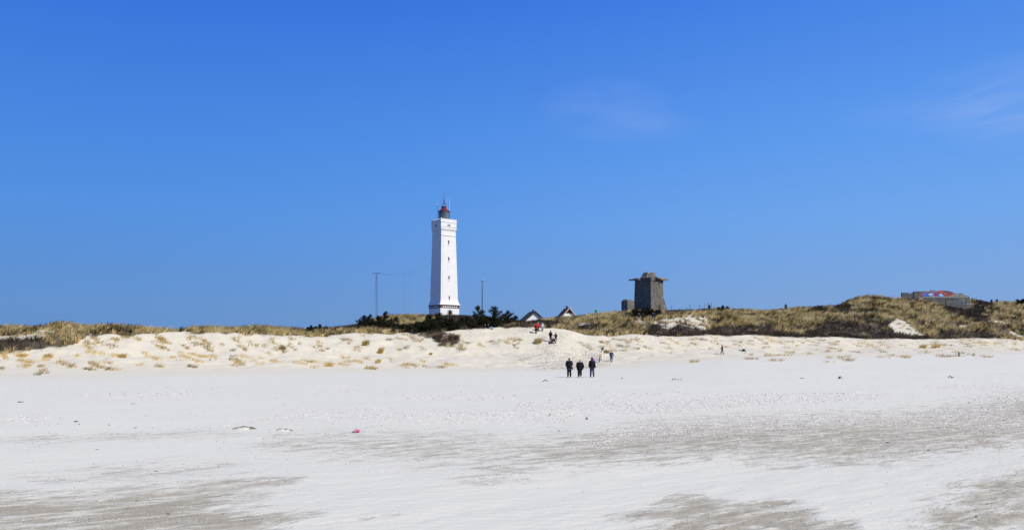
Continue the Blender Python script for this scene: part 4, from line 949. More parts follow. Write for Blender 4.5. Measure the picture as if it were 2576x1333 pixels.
# ================================================================== concrete tower
def concrete_tower():
    D = 225.0; x0 = D * (2595.5 - CX) / FL; zb = zat(x0, D) - .4
    t = thing('concrete_tower', 'tall square weathered concrete tower with a faceted cap and projecting planks', 'tower', (x0, D, zb), R(43.2))
    s = 5.6; Z = lambda r, d=221.2: CZ + d * (HR - r) / FL - zb
    m = MB(); m.square([(0, s + .45, s + .45), (Z(1185), s + .2, s + .2), (Z(1124.5), s, s)]); m.build('shaft', M_CONC, t)
    m = MB(); m.square([(Z(1124.5), s - .12, s - .12), (Z(1123), s - .12, s - .12)]); m.build('joint', M_DARK, t)
    zt = Z(1108); m = MB(); m.square([(Z(1123), s, s), (zt, s, s)]); m.build('upper_wall', M_CONC, t)
    c = MB(); c.ngon([(zt, 2.46), (Z(1092.5, 225), 1.72), (Z(1091, 225), 1.62)], 8, 0, math.pi / 8); c.build('cap', M_CONC, t)
    # facets where the eight-sided cap runs down into the walls
    for side in (0, 1):
        M = Matrix.Rotation(-math.pi / 2 * side, 4, 'Z')
        k = MB(); y = -s / 2
        k.add([M @ Vector(p) for p in ((-.5, y - .55, zt - .02), (.62, y - .12, zt - .02), (.1, y - .004, zt - 1.15), (-.5, y + .1, zt - .02), (.62, y + .1, zt - .02))], [(0, 1, 2), (0, 2, 3), (1, 4, 2), (0, 3, 4, 1)])
        if side == 1: k.build('corner_facet', M_CONC, t)
    k = MB(); k.add([Vector(p) for p in ((-s / 2 + .05, -s / 2 - .09, zt + .05), (-s / 2 + .95, -s / 2 - .05, zt + .05), (-s / 2 + .4, -s / 2 - .03, zt - 1.1), (-s / 2 + .05, -s / 2 + .1, zt + .05), (-s / 2 + .95, -s / 2 + .1, zt + .05))], [(0, 1, 2), (0, 2, 3), (1, 4, 2), (0, 3, 4, 1)]); k.build('corner_facet', M_CONC, t)
    # projecting planks: along the sunny face out past its right corner, along the shaded face past its left corner
    def beam(M, parts):
        b = MB()
        for a0, a1, y0, y1, z0, z1 in parts: b.box(a0, a1, y0, y1, z0, z1, 0, M)
        return b.build('projecting_planks', M_PLANK, t)
    y = -s / 2
    beam(Matrix(), [(-.85, .75, y - .75, y - .01, zt - .22, zt + .16), (.752, s / 2 + .3, y - .7, y - .012, zt - .52, zt + .06), (s / 2 + .302, s / 2 + 2.0, y - .62, y - .1, zt - .38, zt - .0), (s / 2 - .3, s / 2 + 1.2, y - .5, y - .16, zt - .62, zt - .43)])
    M = Matrix.Rotation(-math.pi / 2, 4, 'Z')
    beam(M, [(-s / 2 - .25, -s / 2 + 1.75, y - .6, y - .012, zt - .55, zt - .04), (-s / 2 - 1.75, -s / 2 - .252, y - .55, y - .1, zt - .56, zt - .18), (-s / 2 - .3, -s / 2 + 1.2, y - .3, y - .05, zt - .62, zt - .46)])
    for dx in (.05, .75): b = MB(); b.box(dx, dx + .22, -s / 2 - .5, -s / 2 + .0, zt - .1, zt + .25, 0, M); b.build('bracket', M_CONC, t)
    for x_, x2 in ((-1.1, -1.75), (.72, .72), (1.3, 1.3), (2.15, 2.6)):
        b = MB(); b.tube([(x_, y - .55, zt - .25), (x2, y - .06, Z(1128) - .25)], .07, 5); b.build('dark_bar', M_STEEL, t)  # dark bars running from the planks down to the wall
    # buttress at the right end of the sunny face
    b = MB(); xs = s / 2 + .05
    b.slab([(xs, y - .12, 0), (xs + 3.1, y - .12, 0), (xs + 2.2, y - .12, 1.2), (xs + .15, y - .1, Z(1187)), (xs, y - .1, Z(1185))], (0, 1.3, 0)); b.build('buttress', M_CONC, t)
    l = MB()
    for dx in (.55, .95): l.box(dx, dx + .07, y - .36, y - .26, 0, Z(1216))
    k = .2
    while k < Z(1217): l.box(.622, .948, y - .34, y - .28, k, k + .05); k += .35
    l.build('ladder', M_RUST, t)
    # low bunker beside it
    D = 221.0; x0 = D * (2511.5 - CX) / FL; zb = zat(x0, D) - .5
    t = thing('small_bunker', 'small concrete bunker with a rounded top, left of the concrete tower', 'bunker', (x0, D, zb), R(43.2))
    Z2 = lambda r: CZ + 219.5 * (HR - r) / FL - zb
    zt = Z2(1200); m = MB(); m.square([(0, 3.0, 2.2), (zt - .5, 3.0, 2.2), (zt - .15, 2.9, 2.1), (zt + .02, 2.6, 1.8)]); m.build('walls', M_CONCG, t)
    m = MB(); m.square([(zt + .02, 2.1, 1.5, -.25, 0), (zt + .22, 1.9, 1.3, -.3, 0), (zt + .3, 1.5, 1.0, -.3, 0)]); m.build('roof', M_CONCG, t)
    m = MB(); m.square([(0, 1.0, .9, 2.0, .3), (zt - .15, 1.0, .9, 2.0, .3)]); m.build('passage', M_CONCG, t)
concrete_tower()

# ================================================================== painted bunker on the right
def painted_bunker():
    D = 215.0; x0 = D * (3760 - CX) / FL; zb = CZ + D * (HR - 1252) / FL
    t = thing('painted_bunker', 'long grey concrete bunker with big coloured graffiti letters on its sloping roof', 'bunker', (x0, D, zb))
    X = lambda u: D * (u - CX) / FL - x0
    ZR = lambda r, d=D: CZ + d * (HR - r) / FL - zb
    RB = 1190.0                                             # photo row where wall turns into sloping roof
    prof = [(3668,1188),(3687,1164.5),(3726,1162.8),(3785,1163.2),(3814,1170),(3842,1176),(3858,1179),(3875,1183.5),(3885,1189),(3889.5,1197)]
    def surf(u, r, off=0.0):
        """point of the sloping roof seen at that photo pixel"""
        q = max(0.0, (RB - r) / 25.0); d = D + 3.2 * q
        return Vector((d * (u - CX) / FL - x0, 3.2 * q - off * .55, ZR(r, d) + off * .83))
    top = [surf(u, r) for u, r in prof[:8]]
    ex = X(3890.5)
    low = [Vector((p.x if p.x > X(3668) else p.x, 0, ZR(max(RB, r)))) for p, (u, r) in zip(top, prof[:8])]
    m = MB()
    # sloping roof front, flat top behind it, vertical wall
    n = len(top)
    back = [Vector((p.x, 9.0, p.z + .05)) for p in top]
    m.add(low + top + back, [(i, i + 1, n + i + 1, n + i) for i in range(n - 1)] + [(n + i, n + i + 1, 2 * n + i + 1, 2 * n + i) for i in range(n - 1)])
    # right end: rounded corner in plan
    zt = ZR(1186)
    end_low, end_top = [], []
    for k in range(5):
        a = math.pi / 2 * k / 4; cx = ex - 1.1
        end_low.append(Vector((cx + 1.1 * math.sin(a), 1.1 - 1.1 * math.cos(a), 0)))
        end_top.append(Vector((cx + .98 * math.sin(a), 1.1 - 1.0 * math.cos(a), zt - .5)))
    L0 = low[-1]
    wall_b = [Vector((X(3668), 0, 0))] + [Vector((p.x, 0, 0)) for p in low[1:-1]] + end_low + [Vector((ex, 9, 0))]
    wall_t = [low[0]] + low[1:-1] + [Vector((p.x, p.y, zt - .55)) for p in end_low] + [Vector((ex, 9, zt - .55))]
    k = len(wall_b)
    m.add(wall_b + wall_t, [(i, i + 1, k + i + 1, k + i) for i in range(k - 1)])
    dome = []
    for q, zz in ((0, zt - .55), (.35, zt - .15), (.9, zt + .1)):
        dome.append([Vector((p.x - q * (1 if p.x > ex - 1.2 else .3), p.y + q, zz)) for p in wall_t[-7:]])
    m.rings(dome, 0, False, False); m.add(dome[-1] + [top[-1], back[-1]], [tuple(range(len(dome[-1]))) + (len(dome[-1]) + 1, len(dome[-1]))])
    m.add([Vector((X(3668), 0, 0)), low[0], top[0], top[1], back[1], Vector((X(3668), 9, 0))], [(0, 1, 3, 4, 5)])
    m.build('walls', M_CONCG, t)
    # two wing walls on the left, with thickness
    for u0, u1, r0, r1, uslant, y0, lab in ((3643.5, 3686, 1165, 1196, 3662, -1.9, None), (3625, 3652, 1170, 1196, 3652, 2.2, None)):
        w = MB(); a = [Vector((X(u0), y0, 0)), Vector((X(uslant), y0, 0)), Vector((X(uslant), y0, ZR(r1) + .4)), Vector((X(u1), y0, ZR(r0, D + y0))), Vector((X(u0), y0, ZR(r0, D + y0)))]
        w.slab(a, (0, .7, 0)); w.build('wing_wall', M_CONCG, t)
    for u, r0, r1, w_ in ((3733.5, 1163, 1159.6, .38), (3849, 1178.5, 1172, .42)):
        b = MB(); p = surf(u, r0); b.square([(p.z - .1, w_ * 2.2, 1.0, p.x, p.y + .7), (ZR(r1, D + p.y), w_ * 1.6, .8, p.x, p.y + .7)]); b.build('roof_block', M_CONCG, t)
    gr = MB(); gr.box(X(3780), X(3783), -.012, .2, 0, ZR(1192)); gr.build('wall_groove', M_DARK, t)
    # ---------------- graffiti: flat paint a few millimetres proud of the roof slope
    paint = {k: mat('paint ' + k, tuple(q * .72 for q in c), .7, .25, 3) for k, c in dict(purple=(.27, .075, .30), blue=(.03, .16, .52), red=(.33, .025, .035), cyan=(.13, .45, .68), pink=(.48, .09, .38), orange=(.46, .085, .045), white=(.80, .80, .80), black=(.012, .012, .016), grey=(.33, .30, .27), deep=(.2, .03, .04)).items()}
    names = list(paint); gm = MB()
    Q = lambda a, b: (3610 + a / 8.587, 1145 + b / 8.587)
    def fill(pts, col, off):
        vs = [surf(*Q(a, b), off) for a, b in pts]; gm.add(vs, [tuple(range(len(vs)))], names.index(col))
    def smooth(pts, n=4):
        out = []; k = len(pts)
        for i in range(k):
            p0, p1, p2, p3 = (np.array(pts[(i + j) % k], float) for j in (-1, 0, 1, 2))
            for q in range(n):
                s_ = q / n; out.append(tuple(.5 * (2 * p1 + (p2 - p0) * s_ + (2 * p0 - 5 * p1 + 4 * p2 - p3) * s_ ** 2 + (3 * p1 - p0 - 3 * p2 + p3) * s_ ** 3)))
        return out
    def line(pts, col, w, off, closed=True):
        k = len(pts); rng_ = range(k if closed else k - 1); L = []
        for i in range(k):
            a, b = np.array(pts[(i - 1) % k] if (closed or i) else pts[0], float), np.array(pts[(i + 1) % k] if (closed or i < k - 1) else pts[-1], float)
            d = b - a; d /= np.linalg.norm(d) + 1e-6; nrm = np.array((-d[1], d[0])) * w / 2; p = np.array(pts[i], float); L.append((p + nrm, p - nrm))
        for i in rng_:
            (a, b), (c, d) = L[i], L[(i + 1) % k]
            gm.add([surf(*Q(*q), off) for q in (a, c, d, b)], [(0, 1, 2, 3)], names.index(col))
    ell = lambda cx, cy, rx, ry, n=18: [(cx + rx * math.cos(2 * math.pi * k / n), cy + ry * math.sin(2 * math.pi * k / n)) for k in range(n)]
    S_ = smooth([(1215,185),(1260,158),(1380,150),(1540,165),(1700,200),(1750,220),(1720,243),(1640,238),(1520,212),(1420,192),(1398,212),(1440,238),(1600,258),(1740,262),(1792,282),(1740,304),(1680,325),(1590,345),(1500,348),(1440,325),(1400,285),(1320,245),(1235,215)])
    T_ = smooth([(610,215),(700,205),(880,208),(915,235),(870,262),(835,262),(845,300),(920,345),(720,348),(690,330),(690,360),(640,375),(585,345),(590,310),(640,285),(625,250)])
    C_ = smooth([(860,260),(900,210),(960,205),(1010,225),(1060,245),(1100,290),(1120,320),(1090,350),(1020,352),(930,325)])
    U_ = smooth([(1075,215),(1100,195),(1180,195),(1250,230),(1330,245),(1400,270),(1445,310),(1430,345),(1330,352),(1230,340),(1150,325),(1110,290)])
    for s_ in (T_, C_, U_, S_): line(s_, 'white', 20, .010)
    for s_, c in ((T_, 'purple'), (C_, 'cyan'), (U_, 'red'), (S_, 'orange')): fill(s_, c, .016)
    # colour changes inside the letters
    fill(smooth([(730,250),(835,250),(850,335),(725,340)]), 'blue', .020); fill(ell(638, 335, 48, 36), 'red', .020); fill(smooth([(620,225),(690,215),(715,280),(640,290)]), 'pink', .020)
    fill(smooth([(900,215),(960,210),(1020,232),(1010,248),(930,240),(890,245)]), 'red', .020); fill(smooth([(1010,300),(1090,285),(1115,320),(1070,345)]), 'pink', .020); fill(ell(965, 272, 40, 16), 'white', .022)
    fill(smooth([(1085,215),(1180,198),(1250,232),(1200,262),(1110,245)]), 'purple', .020); fill(ell(1330, 315, 98, 32), 'cyan', .020); fill(ell(1315, 278, 45, 13), 'white', .022); fill(smooth([(1230,262),(1290,255),(1280,300),(1225,300)]), 'blue', .021)
    fill(smooth([(1420,200),(1560,205),(1720,225),(1730,210),(1560,175),(1450,165)]), 'deep', .020); fill(smooth([(1408,200),(1520,222),(1640,246),(1560,248),(1440,236)]), 'grey', .021); fill(smooth([(1480,272),(1600,268),(1700,280),(1600,300),(1500,296)]), 'deep', .020)
    for s_ in (T_, C_, U_, S_): line(s_, 'black', 13, .026)
    line([(715,350),(930,348)], 'black', 10, .026, False); line([(840,262),(825,290),(850,322)], 'black', 10, .026, False); line([(1110,250),(1160,240),(1210,262)], 'black', 9, .026, False); line([(1400,205),(1520,228),(1650,250)], 'black', 8, .026, False)
    gm.build('graffiti_letters', [paint[k] for k in names], t)
    # smaller tags on the vertical wall and the wing
    rr = random.Random(4); tagm = [paint['black'], paint['cyan'], mat('paint lilac', (.36, .27, .42), .7, .1, 2), paint['white']]
    def wl(pts, w, mi, y=-.02):
        tg = MB(); L = []
        P3 = [Vector((X(Q(a, b)[0]), y, ZR(Q(a, b)[1]))) for a, b in pts]
        for i, p in enumerate(P3):
            e = (P3[min(i + 1, len(P3) - 1)] - P3[max(i - 1, 0)]).normalized(); nn = Vector((-e.z, 0, e.x)) * w / 2; L += [p + nn, p - nn]
        tg.add(L, [(2 * i, 2 * i + 2, 2 * i + 3, 2 * i + 1) for i in range(len(P3) - 1)]); tg.build('scrawl', tagm[mi], t)
    for cx, cy, mi in [(1150,425,0),(1210,415,0),(1270,420,0),(1330,430,0),(1390,425,0),(1240,470,0),(1300,480,0),(1360,490,0),(1700,445,0),(1760,450,0),(1820,455,0),(1650,510,2),(1600,530,2),(1700,540,2),(1760,520,1),(1820,510,1),(1880,520,1),(1940,500,1),(2000,520,1),(2060,530,1),(1850,570,1),(1920,590,1),(1990,580,1),(2050,600,1),(2100,590,1),(1780,590,2)]:
        p = [(cx + rr.uniform(-28, 28), cy + rr.uniform(-22, 22)) for _ in range(5)]
        wl(p, .07 if mi else .055, mi)
    wl([(1535,460),(1540,415),(1565,445),(1590,415),(1600,465)], .06, 0); wl([(1630,470),(1632,420),(1660,425),(1660,445),(1634,448),(1668,475)], .06, 0)
    for pts in ([(325,185),(325,225)], [(310,185),(342,185)], [(310,226),(342,226)], [(415,188),(385,186),(380,203),(412,208),(410,225),(378,226)], [(320,300),(325,265),(345,268),(345,285),(325,285)], [(380,265),(415,265),(390,300)]): wl(pts, .05, 0, -.74)
    for pts in ([(1990,455),(2040,455)], [(2090,450),(2090,505)], [(2070,455),(2115,452)], [(2080,540),(2125,540)], [(2235,575),(2235,600)], [(2180,602),(2380,602)], [(2250,640),(2255,690)]): wl(pts, .11, 3)
painted_bunker()

# ================================================================== two houses behind the dune
def house(ua, ra, uel, rel, uer, label, steep, roofm, white_apex, D, rz, extra):
    k = D / FL; x0 = D * (ua - CX) / FL; za = CZ + D * (HR - ra) / FL; zb = zat(x0, D + 4) - .5
    H = za - zb; w1 = (ua - uel) * k; slope = ((rel - ra) / (ua - uel)); hw = w1 + .2
    t = thing('house', label, 'house', (x0, D, zb), rz)
    ez = H - slope * hw; L = 4.2; wz = H - .22; iw = hw - .55
    m = MB(); e2 = wz - slope * iw
    m.slab([(-iw, 0, 0), (iw, 0, 0), (iw, 0, e2), (0, 0, wz), (-iw, 0, e2)], (0, L, 0)); m.build('walls', M_WHITE, t)
    r = MB(); th = .22; ov = .55; n = Vector((slope, 0, 1)).normalized()
    for s in (-1, 1):
        a = [Vector((0, -ov, H)), Vector((s * hw, -ov, ez)), Vector((s * hw, L + .4, ez)), Vector((0, L + .4, H))]
        r.slab(a, (0, 0, -th / n.z * .9))
    rf = r.build('roof', roofm, t)
    for s in (-1, 1):
        b = MB(); bw = .30
        b.slab([Vector((0 if s < 0 else .004, -ov - .06, H + .06)), Vector((s * (hw + .05), -ov - .06, ez + .02)), Vector((s * (hw + .05), -ov - .06, ez - bw)), Vector((0 if s < 0 else .004, -ov - .06, H - bw))], (0, .055, 0)); b.build('bargeboard', extra['barge'], t)
    if extra.get('siding'):
        z0 = H - (white_apex - ra) * k; wd = (wz - z0) / slope
        g_ = MB(); g_.slab([(-wd, -.05, z0), (wd, -.05, z0), (0, -.05, wz)], (0, .045, 0)); g_.build('gable_boarding', M_SIDING, t)
    c = MB(); cx, cy = extra['chim']; c.square([(H - .5, .42, .5, cx, cy), (H + extra['ch'] - .15, .42, .5, cx, cy), (H + extra['ch'] - .14, .52, .6, cx, cy), (H + extra['ch'], .52, .6, cx, cy)]); c.build('chimney', M_DBRICK, rf)
    if extra.get('pole'):
        p = MB(); p.tube([(.02, -ov - .15, H - .5), (.02, -ov - .15, H + .8), (.02, -ov - .15, H + 1.3)], [.11, .1, .05], 6); p.ell((.02, -ov - .15, H + .95), (.14, .14, .12), 8, 5); p.build('gable_finial', M_WOODL, t)
    if extra.get('win'):
        w = MB(); w.box(-.55, .35, -.03, .02, extra['win'] - .9, extra['win']); w.build('window', M_GLASSD, t)
    if extra.get('wing'):
        w = MB(); w.slab([(-hw - 1.0, 1.8, ez - .2), (-hw + .4, 1.8, ez + .75), (-hw + .4, 4.1, ez + .75), (-hw - 1.0, 4.1, ez - .2)], (0, 0, -.25)); w.build('side_roof', M_ROOF, t)
    if extra.get('kneeler'):
        w = MB(); w.box(-iw - .05, -iw + .4, -.1, -.004, e2 - .5, e2 + .1); w.build('brick_kneeler', M_BRICK, t)
house(2138, 1243.5, 2091, 1282, 2170, 'white gabled house with a dark felt roof beside the small pines', 1, M_ROOF, None, 240, R(19), dict(barge=M_ROOF, chim=(0, 1.2), ch=.45, kneeler=True))
house(2276, 1230, 2242, 1268, 2306, 'white house with red brown boarded gable, pale bargeboards and a finial', 1, M_TILE, 1252.5, 240, R(16), dict(barge=M_WOODL, chim=(-.34, 1.0), ch=.55, siding=True, pole=True, win=3.9, wing=True))

# ================================================================== fences, posts, flag
def post_line(us, label, name, matp, r, wires=(.35, .75), cat='fence'):
    """us: (column, top row, bottom row, depth or None)"""
    pts = []
    for u, rt, rb, d in us:
        b = ground(u, rb, 95) if d is None else Vector((d * (u - CX) / FL, d, zat(d * (u - CX) / FL, d)))
        pts.append((b, max(.5, CZ + b.y * (HR - rt) / FL - b.z)))
    t = thing(name, label, cat, pts[len(pts) // 2][0]); o = t.location.copy()
    for b, h in pts:
        m = MB(); q = b - o; ln = random.uniform(-.04, .04); m.tube([q + Vector((0, 0, -.3)), q + Vector((ln * h, 0, h - .05)), q + Vector((ln * h, 0, h))], [r, r * .95, r * .6], 7); m.build('post', matp, t)
    for f in wires:
        w = MB()
        for (a, ha), (b, hb) in zip(pts[:-1], pts[1:]):
            p, q = a - o + Vector((0, 0, ha * f)), b - o + Vector((0, 0, hb * f)); w.tube([p, (p + q) / 2 + Vector((0, 0, -.05)), q], .008, 4)
        w.build('wire', M_STEEL, t)
    return t
post_line([(1203,1317,1334,140),(1245,1316,1334,142),(1285.5,1317,1333,143),(1331,1318,1335,143),(1377,1320,1333,143),(1425,1321,1333,144),(1472,1321,1334,145),(1520,1322,1335,146),(1571,1323,1336,147)], 'wire fence with pale wooden posts along the foot of the lighthouse hill', 'wire_fence', M_POST, .055)
post_line([(2686,1221,1233,215),(2718,1232,1246,206),(2747,1227,1243,206),(2759.5,1216,1234,209),(2796.5,1217,1240,204),(2820,1213.5,1236,203),(2832,1207,1230,204),(2845,1210.5,1228,203)], 'wire fence with dark uneven posts on the hill right of the concrete tower', 'wire_fence', M_DPOST, .06)
def leaning_poles():
    b = ground(2864, 1229, 150); t = thing('leaning_poles', 'two pale poles leaning together, with a slack net, right of the dark fence', 'poles', b); k = b.y / FL
    for a, c in (((-.45, 0, -.2), (.18, .1, 1.15)), ((.25, .4, -.2), (.16, .05, 1.2))):
        m = MB(); m.tube([a, c], .05, 6); m.build('pole', M_WOODL, t)
    m = MB()
    for q in (.25, .5, .75, 1): m.tube([(.14 * q - .1, 0, 1.1 * q), (-.9, .2, .75 * q), (-1.5, .5, .1)], .012, 4)
    m.build('net', M_STEEL, t)
leaning_poles()
def single_post(name, u, rt, rb, label, m_, r, cat='post', tilt=0.0, dmin=60):
    b = ground(u, rb, dmin); h = (rb - rt) * b.y / FL; m = MB(); m.tube([(0, 0, -.3), (tilt * h, 0, h - .04), (tilt * h, 0, h)], [r, r, r * .7], 8)
    o = m.build(name, m_); o.location = b; o['label'] = label; o['category'] = cat; return o, h
t = thing('marker_post', 'thin grey post with a white cap between the left fence posts and the pines', 'post', Vector((142 * (1220 - CX) / FL, 142, zat(142 * (1220 - CX) / FL, 142))))
hh = CZ + 142 * (HR - 1311) / FL - t.location.z
m = MB(); m.tube([(0, 0, -.3), (0, 0, hh - .1)], .06, 7); m.build('post', M_POST, t); m = MB(); m.tube([(0, 0, hh - .1), (0, 0, hh + .06)], .09, 8); m.build('cap', M_WMETAL, t)
single_post('path_stake', 2206, 1301.5, 1311, 'short grey stake at the crest left of the sand path', M_POST, .06)
single_post('path_stake', 2262, 1298.5, 1310, 'short grey stake beside the narrow path under the right house', M_POST, .06)
single_post('wooden_post', 3836, 1407, 1425, 'lone dark wooden post in the sand at far right', M_DPOST, .10)
def beach_posts():
    b = ground(2398, 1448, 60); k = b.y / FL
    t = thing('yellow_topped_post', 'leaning wooden post with a yellow top left of the white post', 'post', b)
    m = MB(); h = 32 * k; m.tube([(-.06, 0, -.3), (.10, 0, h - .27)], .105, 10); m.build('shaft', mat('driftwood post', (.24, .20, .16), .85, .35, 6), t)
    m = MB(); m.tube([(.10, 0, h - .27), (.14, 0, h), (.142, 0, h + .02)], [.11, .11, .08], 10); m.build('painted_top', mat('yellow paint', (.72, .52, .05), .6, .1, 4), t)
    b = ground(2410, 1437, 60); k = b.y / FL; h = 47 * k
    t = thing('rescue_post', 'white square post carrying a dark box, on the sand at the start of the path', 'post', b, R(12))
    m = MB(); m.box(-.095, .095, -.095, .095, -.3, h - .40); m.build('post', M_WMETAL, t)
    m = MB(); m.tube([(0, 0, h - .40), (0, 0, h - .27)], .06, 8); m.build('neck', M_GALV, t)
    m = MB(); m.box(-.14, .14, -.13, .13, h - .29, h); m.box(-.16, .16, -.15, .15, h + .001, h + .03); m.build('box', mat('dark grey box', (.035, .045, .055), .5, .2, 5, .4), t)
    m = MB(); m.tube([(-.1, -.02, h - .42), (-.2, -.02, h - .55), (-.22, -.02, h - .66)], [.05, .045, .06], 7); m.build('side_arm', M_STEEL, t)
    m = MB(); m.box(.096, .17, -.06, .06, h - .98, h - .74); m.build('side_clip', M_STEEL, t)
beach_posts()
def flag():
    b = ground(2391, 1254, 150); k = b.y / FL; t = thing('flag', 'green cloth flag hanging from a short white pole in the grass between house and tower', 'flag', b)
    h = CZ + b.y * (HR - 1237.5) / FL - b.z; m = MB(); m.tube([(.0, 0, -.3), (0, 0, h)], .07, 8); m.ell((0, 0, h + .05), (.06, .06, .08), 8, 5); m.build('pole', M_WMETAL, t)
    c = MB(); R_ = []
    for i in range(9):
        q = i / 8; x = -.08 - q * .78; zt_ = h - .02 - .1 * q - .45 * max(0, q - .55); zb_ = h - .78 + .1 * math.sin(q * 5) + .35 * q * q
        R_.append([Vector((x, .09 * math.sin(q * 9 + 2.0 * s_), zt_ + (zb_ - zt_) * s_)) for s_ in (0, .25, .5, .75, 1)])
    vs = [p for r in R_ for p in r] + [p + Vector((0, .02, 0)) for r in R_ for p in r]; f = []
    for i in range(8):
        for j in range(4):
            a = i * 5 + j; f += [(a, a + 1, a + 6, a + 5), (a + 45, a + 50, a + 51, a + 46)]
    c.add(vs, f); c.build('cloth', mat('green cloth', (.035, .36, .19), .8, .15, 5), t, True)
    s_ = MB(); s_.tube([(-.95, -.03, h - .42), (-.5, -.02, h - .72)], .03, 5); s_.tube([(-.95, 0, h - .85), (-.45, 0, h - 1.15)], .03, 5); s_.build('spar', M_STEEL, t)
flag()

# ================================================================== people
M_SKIN = mat('skin', (.42, .25, .18), .6, .08, 8)
def cloth(name, c, var=.18, rough=.85): return mat('cloth ' + name, c, rough, var, 9, .15)
K_BLACK = cloth('black', (.012, .012, .014)); K_CHAR = cloth('charcoal', (.03, .03, .034)); K_NAVY = cloth('navy', (.015, .022, .045))
K_DENIM = cloth('denim', (.04, .07, .13), .35); K_PALED = cloth('pale denim', (.30, .36, .44), .25); K_BLUE = cloth('blue', (.035, .075, .16), .3)
K_RED = cloth('red', (.55, .02, .015)); K_ORANGE = cloth('orange red', (.62, .06, .03)); K_WHITE = cloth('white', (.62, .63, .66), .08); K_GREY = cloth('grey', (.2, .2, .21))
K_OLIVE = cloth('grey olive', (.09, .09, .075)); K_PURPLE = cloth('purple', (.10, .03, .42)); K_MAROON = cloth('maroon', (.12, .012, .025)); K_TAN = cloth('tan', (.33, .27, .19)); K_PINK = cloth('pink', (.5, .12, .25))
H_BROWN = mat('brown hair', (.09, .05, .03), .6, .3, 14, .3); H_GREY = mat('grey hair', (.30, .29, .28), .6, .2, 14, .3); H_DARK = mat('dark hair', (.015, .012, .01), .6, .3, 14, .3); H_WHITE = mat('white hair', (.72, .72, .72), .6, .08, 14, .3)
M_SHOE = mat('dark shoe', (.02, .018, .016), .6, .3, 6); M_LSHOE = mat('pale shoe', (.62, .62, .62), .6, .1, 6)

def skin_body(J, Rr, edges):
    """one continuous skin grown over the skeleton"""
    me = bpy.data.meshes.new('skel'); names = list(J); ix = {k: i for i, k in enumerate(names)}
    me.from_pydata([tuple(J[k]) for k in names], [(ix[a], ix[b]) for a, b in edges], [])
    o = bpy.data.objects.new('skel', me); COL.objects.link(o)
    mod = o.modifiers.new('skin', 'SKIN'); mod.use_smooth_shade = True
    sk = me.skin_vertices[0].data
    for k in names: r = Rr[k]; sk[ix[k]].radius = r if isinstance(r, tuple) else (r, r); sk[ix[k]].use_root = (k == 'pelvis')
    ss = o.modifiers.new('sub', 'SUBSURF'); ss.levels = 1
    dg = bpy.context.evaluated_depsgraph_get(); ev = o.evaluated_get(dg); m2 = bpy.data.meshes.new_from_object(ev)
    vs = [v.co.copy() for v in m2.vertices]; fs = [list(p.vertices) for p in m2.polygons]
    bpy.data.objects.remove(o); bpy.data.meshes.remove(me); bpy.data.meshes.remove(m2)
    return vs, fs

